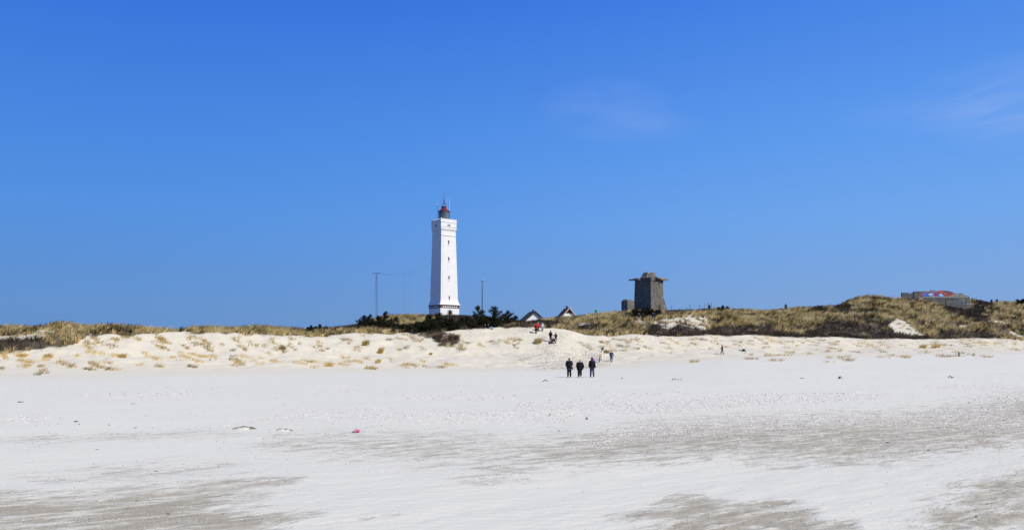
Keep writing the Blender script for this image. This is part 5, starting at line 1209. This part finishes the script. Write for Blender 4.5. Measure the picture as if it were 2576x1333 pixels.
def person(u, row, hpx, label, head=0.0, stride=.0, jacket=K_BLACK, hem=.80, trousers=K_BLACK, shoes=M_SHOE, hair=H_BROWN, hairlen=0.0,
           arms=((.10, .05), (.10, .05)), group=None, hood=None, hat=None, skirt=None, bag=None, scarf=None, bulk=1.0, sit=False, base=None, elbow=(.12, .12), sunk=0.0, backpack=None, gloves=False, legw=1.0, tilt=0.0):
    """built 1.75 m tall facing +Y (away from the camera at heading 0), then scaled and turned"""
    b = ground(u, row, 55) if base is None else base
    h = hpx * b.y / FL; sc = h / (1.75 if not sit else 1.02)
    t = thing('person', label, 'person', (b.x, b.y, b.z - sunk), R(head), group); t.scale = (sc,) * 3
    V = Vector; hipz = .93 if not sit else .16
    dz = hipz - .93
    J = {}; J['pelvis'] = V((0, 0, .95 + dz)); J['belly'] = V((0, .01, 1.10 + dz)); J['chest'] = V((0, .0, 1.32 + dz)); J['neck'] = V((tilt * .02, .0, 1.47 + dz)); J['skull'] = V((tilt * .05, .035, 1.585 + dz)); J['crown'] = V((tilt * .06, .03, 1.68 + dz))
    Rr = dict(pelvis=(.15, .115), belly=(.14, .105), chest=(.165, .11), neck=.056, skull=(.072, .09), crown=(.058, .07))
    E = [('pelvis', 'belly'), ('belly', 'chest'), ('chest', 'neck'), ('neck', 'skull'), ('skull', 'crown')]
    feet = []
    for s, sg in ((-1, 1), (1, -1)):
        k = 'l' if s < 0 else 'r'
        if sit:
            J['hip' + k] = V((s * .09, .04, hipz)); J['knee' + k] = V((s * .16, .42, hipz + .26)); J['ank' + k] = V((s * .13, .70, .09))
        else:
            f = sg * stride
            J['hip' + k] = V((s * .09, 0, .90)); J['knee' + k] = V((s * .095, f * .55 + (.05 if f < 0 else .03), .50)); J['ank' + k] = V((s * .10, f, .09 + (max(0, -f) * .22)))
        J['toe' + k] = J['ank' + k] + V((s * .02, .15, -.055 - (.05 if (not sit and sg * stride < -.05) else 0)))
        Rr['hip' + k] = .095; Rr['knee' + k] = .062; Rr['ank' + k] = .042; Rr['toe' + k] = (.04, .03)
        E += [('pelvis', 'hip' + k), ('hip' + k, 'knee' + k), ('knee' + k, 'ank' + k), ('ank' + k, 'toe' + k)]; feet.append(k)
        out, fw = arms[0 if s < 0 else 1]; el = elbow[0 if s < 0 else 1]
        J['sh' + k] = V((s * .185, 0, 1.40 + dz)); J['el' + k] = V((s * (.20 + out), fw * .3 - .02, 1.12 + dz)); J['wr' + k] = J['el' + k] + V((s * (out * .6) - s * el * .35, fw + el * .9, -.25 + el * .55))
        d = (J['wr' + k] - J['el' + k]).normalized(); J['palm' + k] = J['wr' + k] + d * .085
        Rr['sh' + k] = .062; Rr['el' + k] = .044; Rr['wr' + k] = .03; Rr['palm' + k] = (.034, .018)
        E += [('chest', 'sh' + k), ('sh' + k, 'el' + k), ('el' + k, 'wr' + k), ('wr' + k, 'palm' + k)]
    vs, fs = skin_body(J, Rr, E)
    B = MB(); B.add(vs, fs)
    B.ell(J['skull'] + V((0, .085, -.005)), (.016, .028, .03), 8, 5)                       # nose
    for s in (-1, 1): B.ell(J['skull'] + V((s * .078, .0, 0)), (.014, .026, .036), 8, 5)   # ears
    for k, s in (('l', -1), ('r', 1)):
        p = J['palm' + k]; d = (p - J['wr' + k]).normalized(); side = V((0, 1, 0)) - d * d.y; side.normalize(); inn = d.cross(side) * -s
        for i, (o_, ln) in enumerate(((-.026, .062), (-.009, .074), (.009, .07), (.025, .056))):
            q = p + side * o_ + d * .015; B.tube([q, q + d * ln * .55, q + d * ln * .95 + inn * ln * .3], [.0095, .0088, .006], 6)
        q = p + side * .028 - d * .045; B.tube([q, q + side * .022 + d * .03, q + side * .026 + d * .062 + inn * .012], [.0115, .010, .007], 6)
    B.build('body', M_SKIN if not gloves else M_SKIN, t, True)
    f = MB()                                                                                # face: eyes and mouth
    for s in (-1, 1): f.ell(J['skull'] + V((s * .031, .087, .012)), (.011, .006, .007), 8, 4)
    f.ell(J['skull'] + V((0, .088, -.048)), (.023, .006, .006), 8, 4); f.build('face_features', mat('eyes and lips', (.10, .035, .03), .5, .2, 9), t, True)
    # hair or headgear
    if hood is None and hat is None or hairlen:
        hm = MB(); c = J['skull'] + V((0, -.012, .04)); hm.ell(c, (.095, .112, .098), 14, 9, 0, -.25, 1.0, .03)
        if hairlen: hm.tube([c + V((0, -.05, 0)), c + V((0, -.085, -.08)), c + V((0, -.09, -.08 - hairlen))], [(.09, .06), (.088, .05), (.06, .03)], 10)
        hm.build('hair', hair, t, True)
    if hood is not None:
        hm = MB(); c = J['skull'] + V((0, -.02, .03)); hm.ell(c, (.125, .135, .145), 14, 9, 0, -.75, 1.0, .02); hm.build('hood', hood, t, True)
    if hat is not None:
        hm = MB(); c = J['skull'] + V((0, -.005, .055)); hm.ell(c, (.105, .118, .10), 14, 8, 0, -.1, 1.0, .01); hm.ell(c + V((0, .11, .0)), (.07, .06, .012), 10, 4); hm.build('cap', hat, t, True)
    if scarf is not None:
        hm = MB(); c = J['neck']
        hm.rings([[c + V((.115 * q * math.cos(a), .10 * q * math.sin(a), z)) for a in [2 * math.pi * i / 14 for i in range(14)]] for z, q in ((-.06, 1.1), (-.02, 1.3), (.05, 1.25), (.09, .95))]); hm.build('scarf', scarf, t, True)
    # jacket: shaped torso and two sleeves
    jk = MB(); w = bulk; hz = hem + dz if not sit else hipz - .04
    lv = [(hz, .205, .155), (max(hz + .02, .97 + dz), .195, .15), (1.10 + dz, .18, .14), (1.24 + dz, .19, .145), (1.36 + dz, .205, .135), (1.43 + dz, .16, .11), (1.475 + dz, .085, .082)]
    lv = [l for i, l in enumerate(lv) if i == 0 or l[0] > lv[0][0] + .03]
    jk.rings([[V((w * a * math.cos(q) + (0), w * b_ * math.sin(q) + .0, z)) for q in [2 * math.pi * i / 16 for i in range(16)]] for z, a, b_ in lv])
    for k, s in (('l', -1), ('r', 1)):
        jk.tube([J['sh' + k] + V((-s * .05, 0, .0)), J['sh' + k] + V((s * .012, 0, -.02)), J['el' + k], J['wr' + k] - (J['wr' + k] - J['el' + k]) * .06], [.078 * w, .085 * w, .066 * w, .05 * w], 10)
    jk.build('jacket', jacket, t, True)
    tr = MB()
    for k in 'lr':
        tr.tube([J['hip' + k] + V((0, 0, .10)), J['hip' + k], J['knee' + k], J['ank' + k] + V((0, 0, .015))], [.115 * legw, .108 * legw, .078 * legw, .062 * legw], 10)
    tr.ell(J['pelvis'] + V((0, 0, -.03)), (.175, .13, .12), 12, 6); tr.build('trousers', trousers, t, True)
    for k in 'lr':
        sh = MB(); a = J['ank' + k]; d = J['toe' + k] - a; sh.tube([a + V((0, -.05, .02)), a + V((0, -.035, -.045)), a + d * .55 + V((0, 0, -.012)), a + d * 1.25 + V((0, 0, 0))], [(.045, .045), (.052, .05), (.052, .038), (.03, .022)], 8); sh.build('shoe', shoes, t, True)
    if skirt is not None:
        s_ = MB(); s_.rings([[V((a * math.cos(q), b_ * math.sin(q), z)) for q in [2 * math.pi * i / 16 for i in range(16)]] for z, a, b_ in ((.64, .225, .18), (.80, .212, .165), (.9, .19, .15))]); s_.build('skirt', skirt, t, True)
    if bag is not None:
        side, bz, bm_, size = bag
        bg_ = MB(); M = Matrix.Translation((side * .27, -.05, bz)) @ Matrix.Rotation(side * R(-14), 4, 'Y')
        bg_.rings([[M @ V((q * size * .28 * a, q * size * .9 * b_, z * size)) for a, b_ in ((-1, -.8), (-.8, -1), (.8, -1), (1, -.8), (1, .8), (.8, 1), (-.8, 1), (-1, .8))] for z, q in ((-.62, .5), (-.5, .62), (.3, .56), (.62, .4))]); bo = bg_.build('bag', bm_, t)
        st = MB(); st.tube([(side * .26, -.09, bz + size * .5), (-side * .02, -.19, 1.2 + dz), (-side * .14, -.13, 1.40 + dz), (-side * .14, .02, 1.46 + dz)], .016, 5); st.build('strap', bm_, bo)
    if backpack is not None:
        bp = MB(); bp.rings([[V((a, b_, z)) for a, b_ in [(q * .17 * math.cos(i * math.pi / 6), -.22 + q * .11 * math.sin(i * math.pi / 6)) for i in range(12)]] for z, q in ((.98, .7), (1.03, 1), (1.3, 1), (1.42, .6))]); bp.build('backpack', backpack, t, True)
    return t

GA = 'people walking to the dunes'
person(2277, 1508.5, 79, 'woman seen from behind in black jacket and blue denim skirt, left of three walkers', 4, .10, K_BLACK, .80, K_BLACK, M_SHOE, H_BROWN, .10, ((.06, .02), (.06, .04)), GA, skirt=K_DENIM, bag=(1, .80, K_CHAR, .2), elbow=(.30, .30), bulk=1.3, legw=1.2)
person(2319, 1509, 73.5, 'grey haired person in wide black coat and white shoes, middle one of three walkers', -2, .12, K_BLACK, .72, K_CHAR, M_LSHOE, H_GREY, 0, ((.07, .03), (.13, .0)), GA, bag=(1, .92, K_BLACK, .19), bulk=1.42, legw=1.35)
person(2368.5, 1508, 79, 'walker in blue jeans with purple scarf and maroon hood, right of three walkers', 3, .20, K_BLACK, .83, K_DENIM, M_SHOE, H_BROWN, 0, ((.06, -.04), (.03, .05)), GA, hood=K_MAROON, scarf=K_PURPLE, bag=(1, .98, K_BLACK, .22), bulk=1.2, elbow=(.08, .34), legw=1.15)
person(2445.5, 1447.5, 47.5, 'long haired woman in blue denim jacket and jeans walking beside the white post', 172, .06, K_BLUE, .86, K_DENIM, M_SHOE, H_BROWN, .16, ((.07, .02), (.07, .02)), None, scarf=K_WHITE, bulk=1.0)
person(2889, 1415.7, 39, 'person in long black coat with red hat striding alone across the sand', 75, .22, K_BLACK, .62, K_BLACK, M_SHOE, H_DARK, 0, ((.05, .08), (.05, .02)), None, hat=K_RED, bulk=.95, elbow=(.25, .2))
GB = 'people on the sand path'
person(2202.5, 1365.5, 43.5, 'tall person in black hooded jacket pulling the handcart down the sand path', 170, .05, K_BLACK, .78, K_BLACK, M_SHOE, H_DARK, 0, ((.04, .02), (.05, .02)), GB, hood=K_BLACK, bulk=1.05)
person(2223, 1365, 34.5, 'shorter person in black with pink glove holding the handcart handle, beside the tall hooded one', 188, .05, K_BLACK, .80, K_CHAR, M_SHOE, H_DARK, 0, ((.04, .05), (.14, .02)), GB, hood=K_BLACK, bulk=1.0)
person(2144, 1334, 42.5, 'person from behind in orange red jacket with black backpack, nearest of the red pair', -3, .06, K_ORANGE, .86, K_BLACK, M_SHOE, H_DARK, 0, ((.10, .02), (.06, .02)), GB, bulk=1.1, backpack=K_BLACK)
person(2152.5, 1327, 38, 'person in bright red jacket and pale cap, behind the orange red jacket', 5, .10, K_RED, .86, K_BLACK, M_SHOE, H_DARK, 0, ((.06, .02), (.10, .02)), GB, hat=K_WHITE, bulk=1.12)
person(2169.5, 1325.5, 35.5, 'person in white knee-length coat with grey scarf coming down beside the red jackets', 168, .06, K_WHITE, .66, K_CHAR, M_SHOE, H_WHITE, 0, ((.09, .02), (.09, .04)), GB, hat=K_WHITE, scarf=K_GREY, bulk=1.0)
GC = 'people below the concrete tower'
person(2555, 1286, 34, 'person in black coat with pale scarf and pale jeans, left of four below the tower', -72, .18, K_BLACK, .74, K_PALED, M_SHOE, H_GREY, 0, ((.05, .10), (.05, -.05)), GC, scarf=K_GREY)
person(2571.5, 1284, 35, 'person all in black, second from left below the concrete tower', -70, .16, K_BLACK, .82, K_BLACK, M_SHOE, H_DARK, 0, ((.05, .04), (.05, .04)), GC)
person(2611, 1281, 31, 'person in black mostly hidden behind the dark coat with pale trousers, below the tower', 75, .15, K_BLACK, .80, K_BLACK, M_SHOE, H_GREY, 0, ((.05, .04), (.05, .04)), GC)
person(2619, 1280.5, 30.5, 'person in long dark coat and whitish trousers, rightmost of four below the tower', 60, .16, K_NAVY, .74, K_PALED, M_SHOE, H_DARK, 0, ((.05, .04), (.08, .04)), GC, bulk=1.12)
person(2837, 1245, 29, 'person in dark grey jacket walking up the path in front of the dark fence posts', 5, .08, K_CHAR, .82, K_BLACK, M_SHOE, H_DARK, 0, ((.10, .03), (.10, .03)), None, bulk=1.1)
person(3143.5, 1234.5, 28, 'person in grey olive jacket standing alone on the hill crest against the sky', 8, .04, K_OLIVE, .84, K_BLACK, M_SHOE, H_DARK, 0, ((.09, .03), (.10, .03)), None, bulk=1.15)
GD_ = 'two people on the right hill top'
person(3966.5, 1208, 23, 'person in long black coat, left of two walking on the hill top at far right', 10, .06, K_BLACK, .68, K_BLACK, M_SHOE, H_GREY, 0, ((.10, .02), (.12, .02)), GD_, bulk=1.15, sunk=.25)
person(3987.5, 1209, 23.5, 'person in black jacket, right of two walking on the hill top at far right', -12, .12, K_BLACK, .84, K_BLACK, M_SHOE, H_DARK, 0, ((.08, .02), (.10, .02)), GD_, bulk=1.08, sunk=.25)
GE = 'people sitting at the edge of the pines'
person(1941, 1312.5, 16.5, 'white haired person in black sitting on the sand below the pines, left one of two', 155, 0, K_BLACK, .8, K_BLACK, M_SHOE, H_WHITE, 0, ((.05, .05), (.05, .05)), GE, sit=True, bulk=1.2, elbow=(.3, .3))
person(1953, 1312.5, 17.5, 'white capped person in black sitting on the sand below the pines, right one of two', -150, 0, K_BLACK, .8, K_BLACK, M_LSHOE, H_GREY, 0, ((.05, .05), (.05, .05)), GE, sit=True, bulk=1.2, elbow=(.3, .3), hat=K_WHITE)
def simple(name, label, cat, u, row, m, mats, group=None, rz=0.0, smooth=False, dmin=5):
    b = ground(u, row, dmin); o = m.build(name, mats, None, smooth); o.location = b; o.rotation_euler = (0, 0, rz); o['label'] = label; o['category'] = cat
    if group: o['group'] = group
    return o
m = MB(); m.ell((0, 0, .12), (.32, .2, .16), 12, 7, 0, -.8, 1, .06); simple('bag', 'white bag lying on the sand right beside the two sitting people', 'bag', 1966, 1313.5, m, K_WHITE, None, 0, True, 60)

# ------------------------------------------------------------------ handcart
def cart():
    b = ground(2213, 1373, 60); k = b.y / FL; t = thing('handcart', 'dark red handcart on small wheels with a tall steel handle, pulled down the sand path', 'cart', b, R(4))
    wd = 15.5 * k / 2; z0, z1 = .26, .26 + 10 * k
    bx = MB(); bx.square([(z0, wd * 1.9, .62), (z1, wd * 2, .7)]); bx.square([(z1 + .002, wd * 1.6, .5), (z1 + .12, wd * 1.2, .4)])
    bx.build('box', mat('maroon canvas', (.045, .012, .012), .8, .3, 6), t)
    tp = MB(); tp.box(-wd * .62, wd * .62, -.2, .2, z1 + .125, z1 + .2); tp.build('pale_bundle', K_WHITE, t)
    rm = MB(); rm.tube([(-wd, -.34, z1), (wd, -.34, z1), (wd, .34, z1), (-wd, .34, z1), (-wd, -.34, z1)], .02, 6)
    for sx in (-1, 1): rm.tube([(sx * wd * .95, -.3, z0), (sx * wd, -.34, z1)], .018, 5)
    rm.build('frame', M_GALV, t)
    for sx in (-1, 1):
        for sy in (-1, 1):
            w = MB(); c = Vector((sx * (wd + .03), sy * .25, .15)); w.tube([c - Vector((.05, 0, 0)), c + Vector((.05, 0, 0))], .155, 14); wo = w.build('wheel', M_SHOE, t)
            r = MB(); r.tube([c - Vector((.056, 0, 0)), c + Vector((.056, 0, 0))], .07, 10); r.build('hub', M_GALV, wo)
            a = MB(); a.tube([c, (sx * wd * .8, sy * .25, z0 + .03)], .025, 5); a.build('axle_arm', M_GALV, t)
    h = MB(); hx = .02; top = .26 + 26 * k
    h.tube([(hx - .1, .36, z0 + .05), (hx - .05, .46, z1 + .3), (hx - .04, .5, top)], .018, 6); h.tube([(hx + .1, .36, z0 + .05), (hx + .05, .46, z1 + .3), (hx + .04, .5, top)], .018, 6); h.tube([(hx - .16, .5, top), (hx + .16, .5, top)], .022, 6)
    h.build('handle', M_GALV, t)
cart()

# ------------------------------------------------------------------ things lying on the sand
M_WEED = mat('dark seaweed', (.018, .016, .012), .7, .4, 12); M_DRIFT = mat('grey driftwood', (.17, .155, .14), .9, .35, 9); M_DDRIFT = mat('blackened driftwood', (.035, .03, .028), .85, .4, 9)
M_MUSSEL = mat('blue black mussel shell', (.014, .016, .022), .35, .3, 10, .5); M_PINKP = mat('faded pink plastic', (.60, .06, .22), .45, .15, 4, .4); M_STONE = mat('grey stone', (.12, .125, .13), .85, .3, 9); M_TANW = mat('tan wood', (.38, .27, .16), .85, .25, 9); M_MOUND = mat('wind-blown sand heap', (.63, .60, .47), .95, .05, 6)

M_BWEED = mat('brown dry weed', (.06, .048, .03), .85, .5, 14)
def hat_lump():
    m = MB(); m.ell((0, 0, .02), (.46, .34, .05), 18, 5, 0, -1, 1, .03); m.ell((-.03, 0, .05), (.30, .26, .27), 16, 8, 0, -.2, 1, .02)
    simple('black_bag', 'black dome-shaped bundle on the sand right of the lone black-coated person', 'bundle', 2975, 1404, m, K_BLACK, None, 0, True, 60)
    m = MB(); m.ell((0, 0, .04), (.26, .14, .07), 12, 5, 0, -1, 1, .08); simple('flat_cloth', 'small dark flat cloth left of the black dome-shaped bundle', 'cloth', 2959, 1401.5, m, K_CHAR, None, .2, True, 60)
hat_lump()
def sticks(u, row, segs, label, r=.045, mt=M_DRIFT, name='driftwood'):
    b = ground(u, row, 55); k = b.y / FL; t = MB()
    for s in segs: t.tube([((x - u) * k, yy, max(-.05, (row - y) * k)) for x, y, yy in s], [r * (1 - .35 * i / max(1, len(s) - 1)) for i in range(len(s))], 6)
    o = t.build(name, mt); o.location = b; o['label'] = label; o['category'] = 'driftwood'; return o
sticks(842, 1442, [[(842,1443,0),(839.5,1435,.05),(843,1428,.1),(844.5,1420,.15)],[(838,1441,0),(848,1442.5,0)]], 'crooked grey stick standing up in the sand below the left dune')
sticks(861, 1440, [[(860,1441,0),(862.5,1437,.05),(867,1431,.1)]], 'short slanting stick right of the crooked upright stick')
sticks(918, 1440, [[(919,1440,0),(917,1435,.04),(915,1430,.08)]], 'short dark stump leaning left, beside the tangle of broken branches', .06, M_DDRIFT)
sticks(930, 1424, [[(919,1424.5,0),(922,1420.5,0),(926,1420,0)],[(919,1424,0),(933,1423.5,0),(946,1420,.1)],[(933,1423,0),(940,1424.5,-.1)]], 'flat grey branch lying on the sand above the leaning stump')
sticks(950, 1440, [[(942,1434,0),(945,1432,.05),(950,1438,.1),(953,1442,.1)],[(960,1444,0),(964,1438.5,.05)],[(950,1437,0),(956,1435,.1)],[(978,1446,0),(985,1443,.05)],[(925,1432,0),(930,1434,0)]], 'tangle of broken dark branches half buried in the sand', .03, M_DDRIFT)
def weed(u, row, wpx, hpx, label, mt=M_WEED, name='seaweed_clump', cat='seaweed', n=9, mound=0, seed=0, spiky=0.0):
    rr = random.Random(seed + 50); b = ground(u, row, 5); k = b.y / FL; W, Hh = wpx * k, hpx * k
    t = thing(name, label, cat, b) if mound else None
    m = MB(); q_ = .24 if mound else .8
    if mound: md = MB(); md.ell((-W * .12, .05, -.01), (W * .62, W * .3, Hh * .8), 16, 6, 0, -.5, 1, .05); md.build('sand_heap', M_MOUND, t, True)
    for i in range(n):
        x = rr.uniform(-.5, .5) * W; top = Hh * rr.uniform(.4, 1) * (1 if not mound else .5); z0 = 0 if not mound else Hh * .72 * max(0, 1 - (x / W * 1.7 + .2) ** 2)
        y = rr.uniform(-.1, .1) * W
        m.tube([(x - W * .14, y, z0), (x, y + rr.uniform(-.05, .05) * W, z0 + top * (.7 + spiky)), (x + W * rr.uniform(.06, .2), y, z0 + top * rr.uniform(0, .5))], [min(W, .5) * .035 * q_, min(W, .5) * .06 * q_, min(W, .5) * .03 * q_], 5)
    if not mound: m.ell((0, 0, Hh * .12), (W * .32, W * .2, Hh * .34), 10, 5, 0, -.6, 1, .15)
    if mound: m.build('weed', mt, t)
    else:
        o = m.build(name, mt); o.location = b; o['label'] = label; o['category'] = cat
weed(981, 1718, 78, 13, 'long low heap of sand topped with dark weed, left of another weedy heap', mt=M_BWEED, mound=1, seed=1, n=12)
weed(1137, 1723, 56, 11, 'weedy sand heap between the long low heap and the pink plastic', mt=M_BWEED, mound=1, seed=2, n=9)
weed(303, 1686, 18, 7, 'dark weed clump in two bits on the left beach', seed=3)
weed(317, 1698, 9, 4, 'small weed scrap just right below the two-bit clump', seed=4, n=5)
weed(437, 1700, 10, 5, 'weed scrap between the two-bit clump and the round dark lump', seed=5, n=6)
weed(542, 1711, 11, 5, 'round dark lump of weed on the left beach', seed=6, n=5)
weed(388, 1797, 10, 4, 'lone dark crumb with a pale sand tail, left foreground', seed=7, n=4)
weed(82, 1608, 24, 5, 'low brown weed drift near the left edge', seed=8, n=8)
weed(2346, 1676, 11, 10, 'spidery dark weed clump standing up in the middle of the beach', seed=9, n=8, spiky=.5)
weed(2235, 1723, 9, 6, 'black lump of weed left below the spidery clump', seed=10, n=5)
weed(2198, 1659, 14, 4, 'flat dark weed strip left of the spidery clump', seed=11, n=6)
weed(3876, 1611, 11, 5, 'black humped weed lump near the right edge of the beach', seed=12, n=6)
weed(3714, 1801, 12, 6, 'black weed lump in the dark sand, right of the grey stone', seed=13, n=6)
weed(3905, 2070, 12, 8, 'dark weed scrap in the bottom right foreground', seed=14, n=6)
weed(2999, 1753, 8, 6, 'small black lump at the lower edge of the dark sand band', seed=15, n=4)
def shell_piece(u, row, lpx, label, rz=0.3, mt=M_MUSSEL, name='mussel_shell', cat='shell', hr=.35):
    b = ground(u, row, 5); L = lpx * b.y / FL / 2; m = MB()
    m.rings([[Vector((x * L, s * wy * L * .45, z * L)) for s, wy, z in ((-1, w_, 0.0), (-.6, w_, h_ * .8), (0, w_, h_), (.6, w_, h_ * .8), (1, w_, 0.0), (0, w_, -.05))] for x, w_, h_ in ((-1, .12, .05), (-.6, .6, hr * .7), (0, 1, hr), (.6, .9, hr * .85), (.95, .4, hr * .3))])
    o = m.build(name, mt, None, True); o.location = b; o.rotation_euler = (0, 0, rz); o['label'] = label; o['category'] = cat
shell_piece(623, 1884, 16, 'dark mussel shell lying tilted in the left foreground', .4)
shell_piece(671, 2056, 18, 'larger dark mussel shell on the grey sand at bottom left', .1)
shell_piece(546, 2002, 11, 'small dark mussel shell at the upper rim of the bottom left grey sand', .3)
shell_piece(530, 1614, 20, 'thin dark stick lying flat on the left beach', .02, M_DDRIFT, 'driftwood', 'driftwood', .12)
shell_piece(3549, 1770, 18, 'flat grey stone in the dark sand band at right', .1, M_STONE, 'stone', 'stone', .5)
def pink():
    b = ground(1421, 1730, 10); k = b.y / FL; t = MB()
    rows = []
    for i in range(7):
        q = i / 6; x = (-13 + 27 * q) * k; z = (4 + 9 * math.sin(q * 2.6)) * k; rows.append([Vector((x, (-.10 + .05 * q) + .02 * math.sin(q * 9), z - (2 + 7 * q) * k)), Vector((x + 1.5 * k, -.03, z * .92)), Vector((x + 1.5 * k, .05, z)), Vector((x, .14, z - (3 + 3 * q) * k))])
    t.rings(rows, 0, True, True); o = t.build('pink_plastic', M_PINKP, None, True); o.location = b; o['label'] = 'crumpled pink plastic scrap lying on the beach in front of the weedy heaps'; o['category'] = 'litter'
pink()
sticks(3362, 1663, [[(3354,1662,0),(3358,1656,.02),(3363,1654,.04)],[(3355,1661,0),(3362,1657.5,.03)]], 'charred wood chunk with a tan end, on the right beach', .05, M_DDRIFT)
sticks(3369, 1662, [[(3362,1657,0),(3373,1661.5,.05)]], 'tan wood splinter resting against the charred chunk', .035, M_TANW)
sticks(3805, 1709, [[(3794,1706,0),(3800,1701,.03),(3808,1703,.05),(3818,1708,.05)],[(3803,1708,0),(3810,1704,.02)]], 'forked black driftwood on a small sand bump at right', .028, M_DDRIFT)
sticks(2698, 1641, [[(2688,1641,0),(2692,1636,.05),(2700,1634.5,.1),(2707,1639,.1)]], 'bent black branch arching out of the shell bank', .028, M_DDRIFT)
sticks(2720, 1900, [[(2712,1899,0),(2714.5,1893,0),(2717,1899,0)],[(2723,1900,0),(2724,1895,.02),(2728,1893,.04)]], 'two small black twigs poking out of the smooth sand in the foreground', .018, M_DDRIFT)
sticks(2182, 1587, [[(2172,1586,0),(2180,1581,.1),(2192,1586,.15)],[(2180,1581.5,.1),(2184,1580,.1)]], 'thin arched twig on the middle beach', .03, M_DDRIFT)
sticks(3209, 1847, [[(3202,1846,0),(3206,1843,.01),(3213,1845.5,.02)],[(3208,1844,0),(3216,1845,.02)]], 'small dark curled wood bit at the lower rim of the dark sand band', .022, M_DDRIFT)
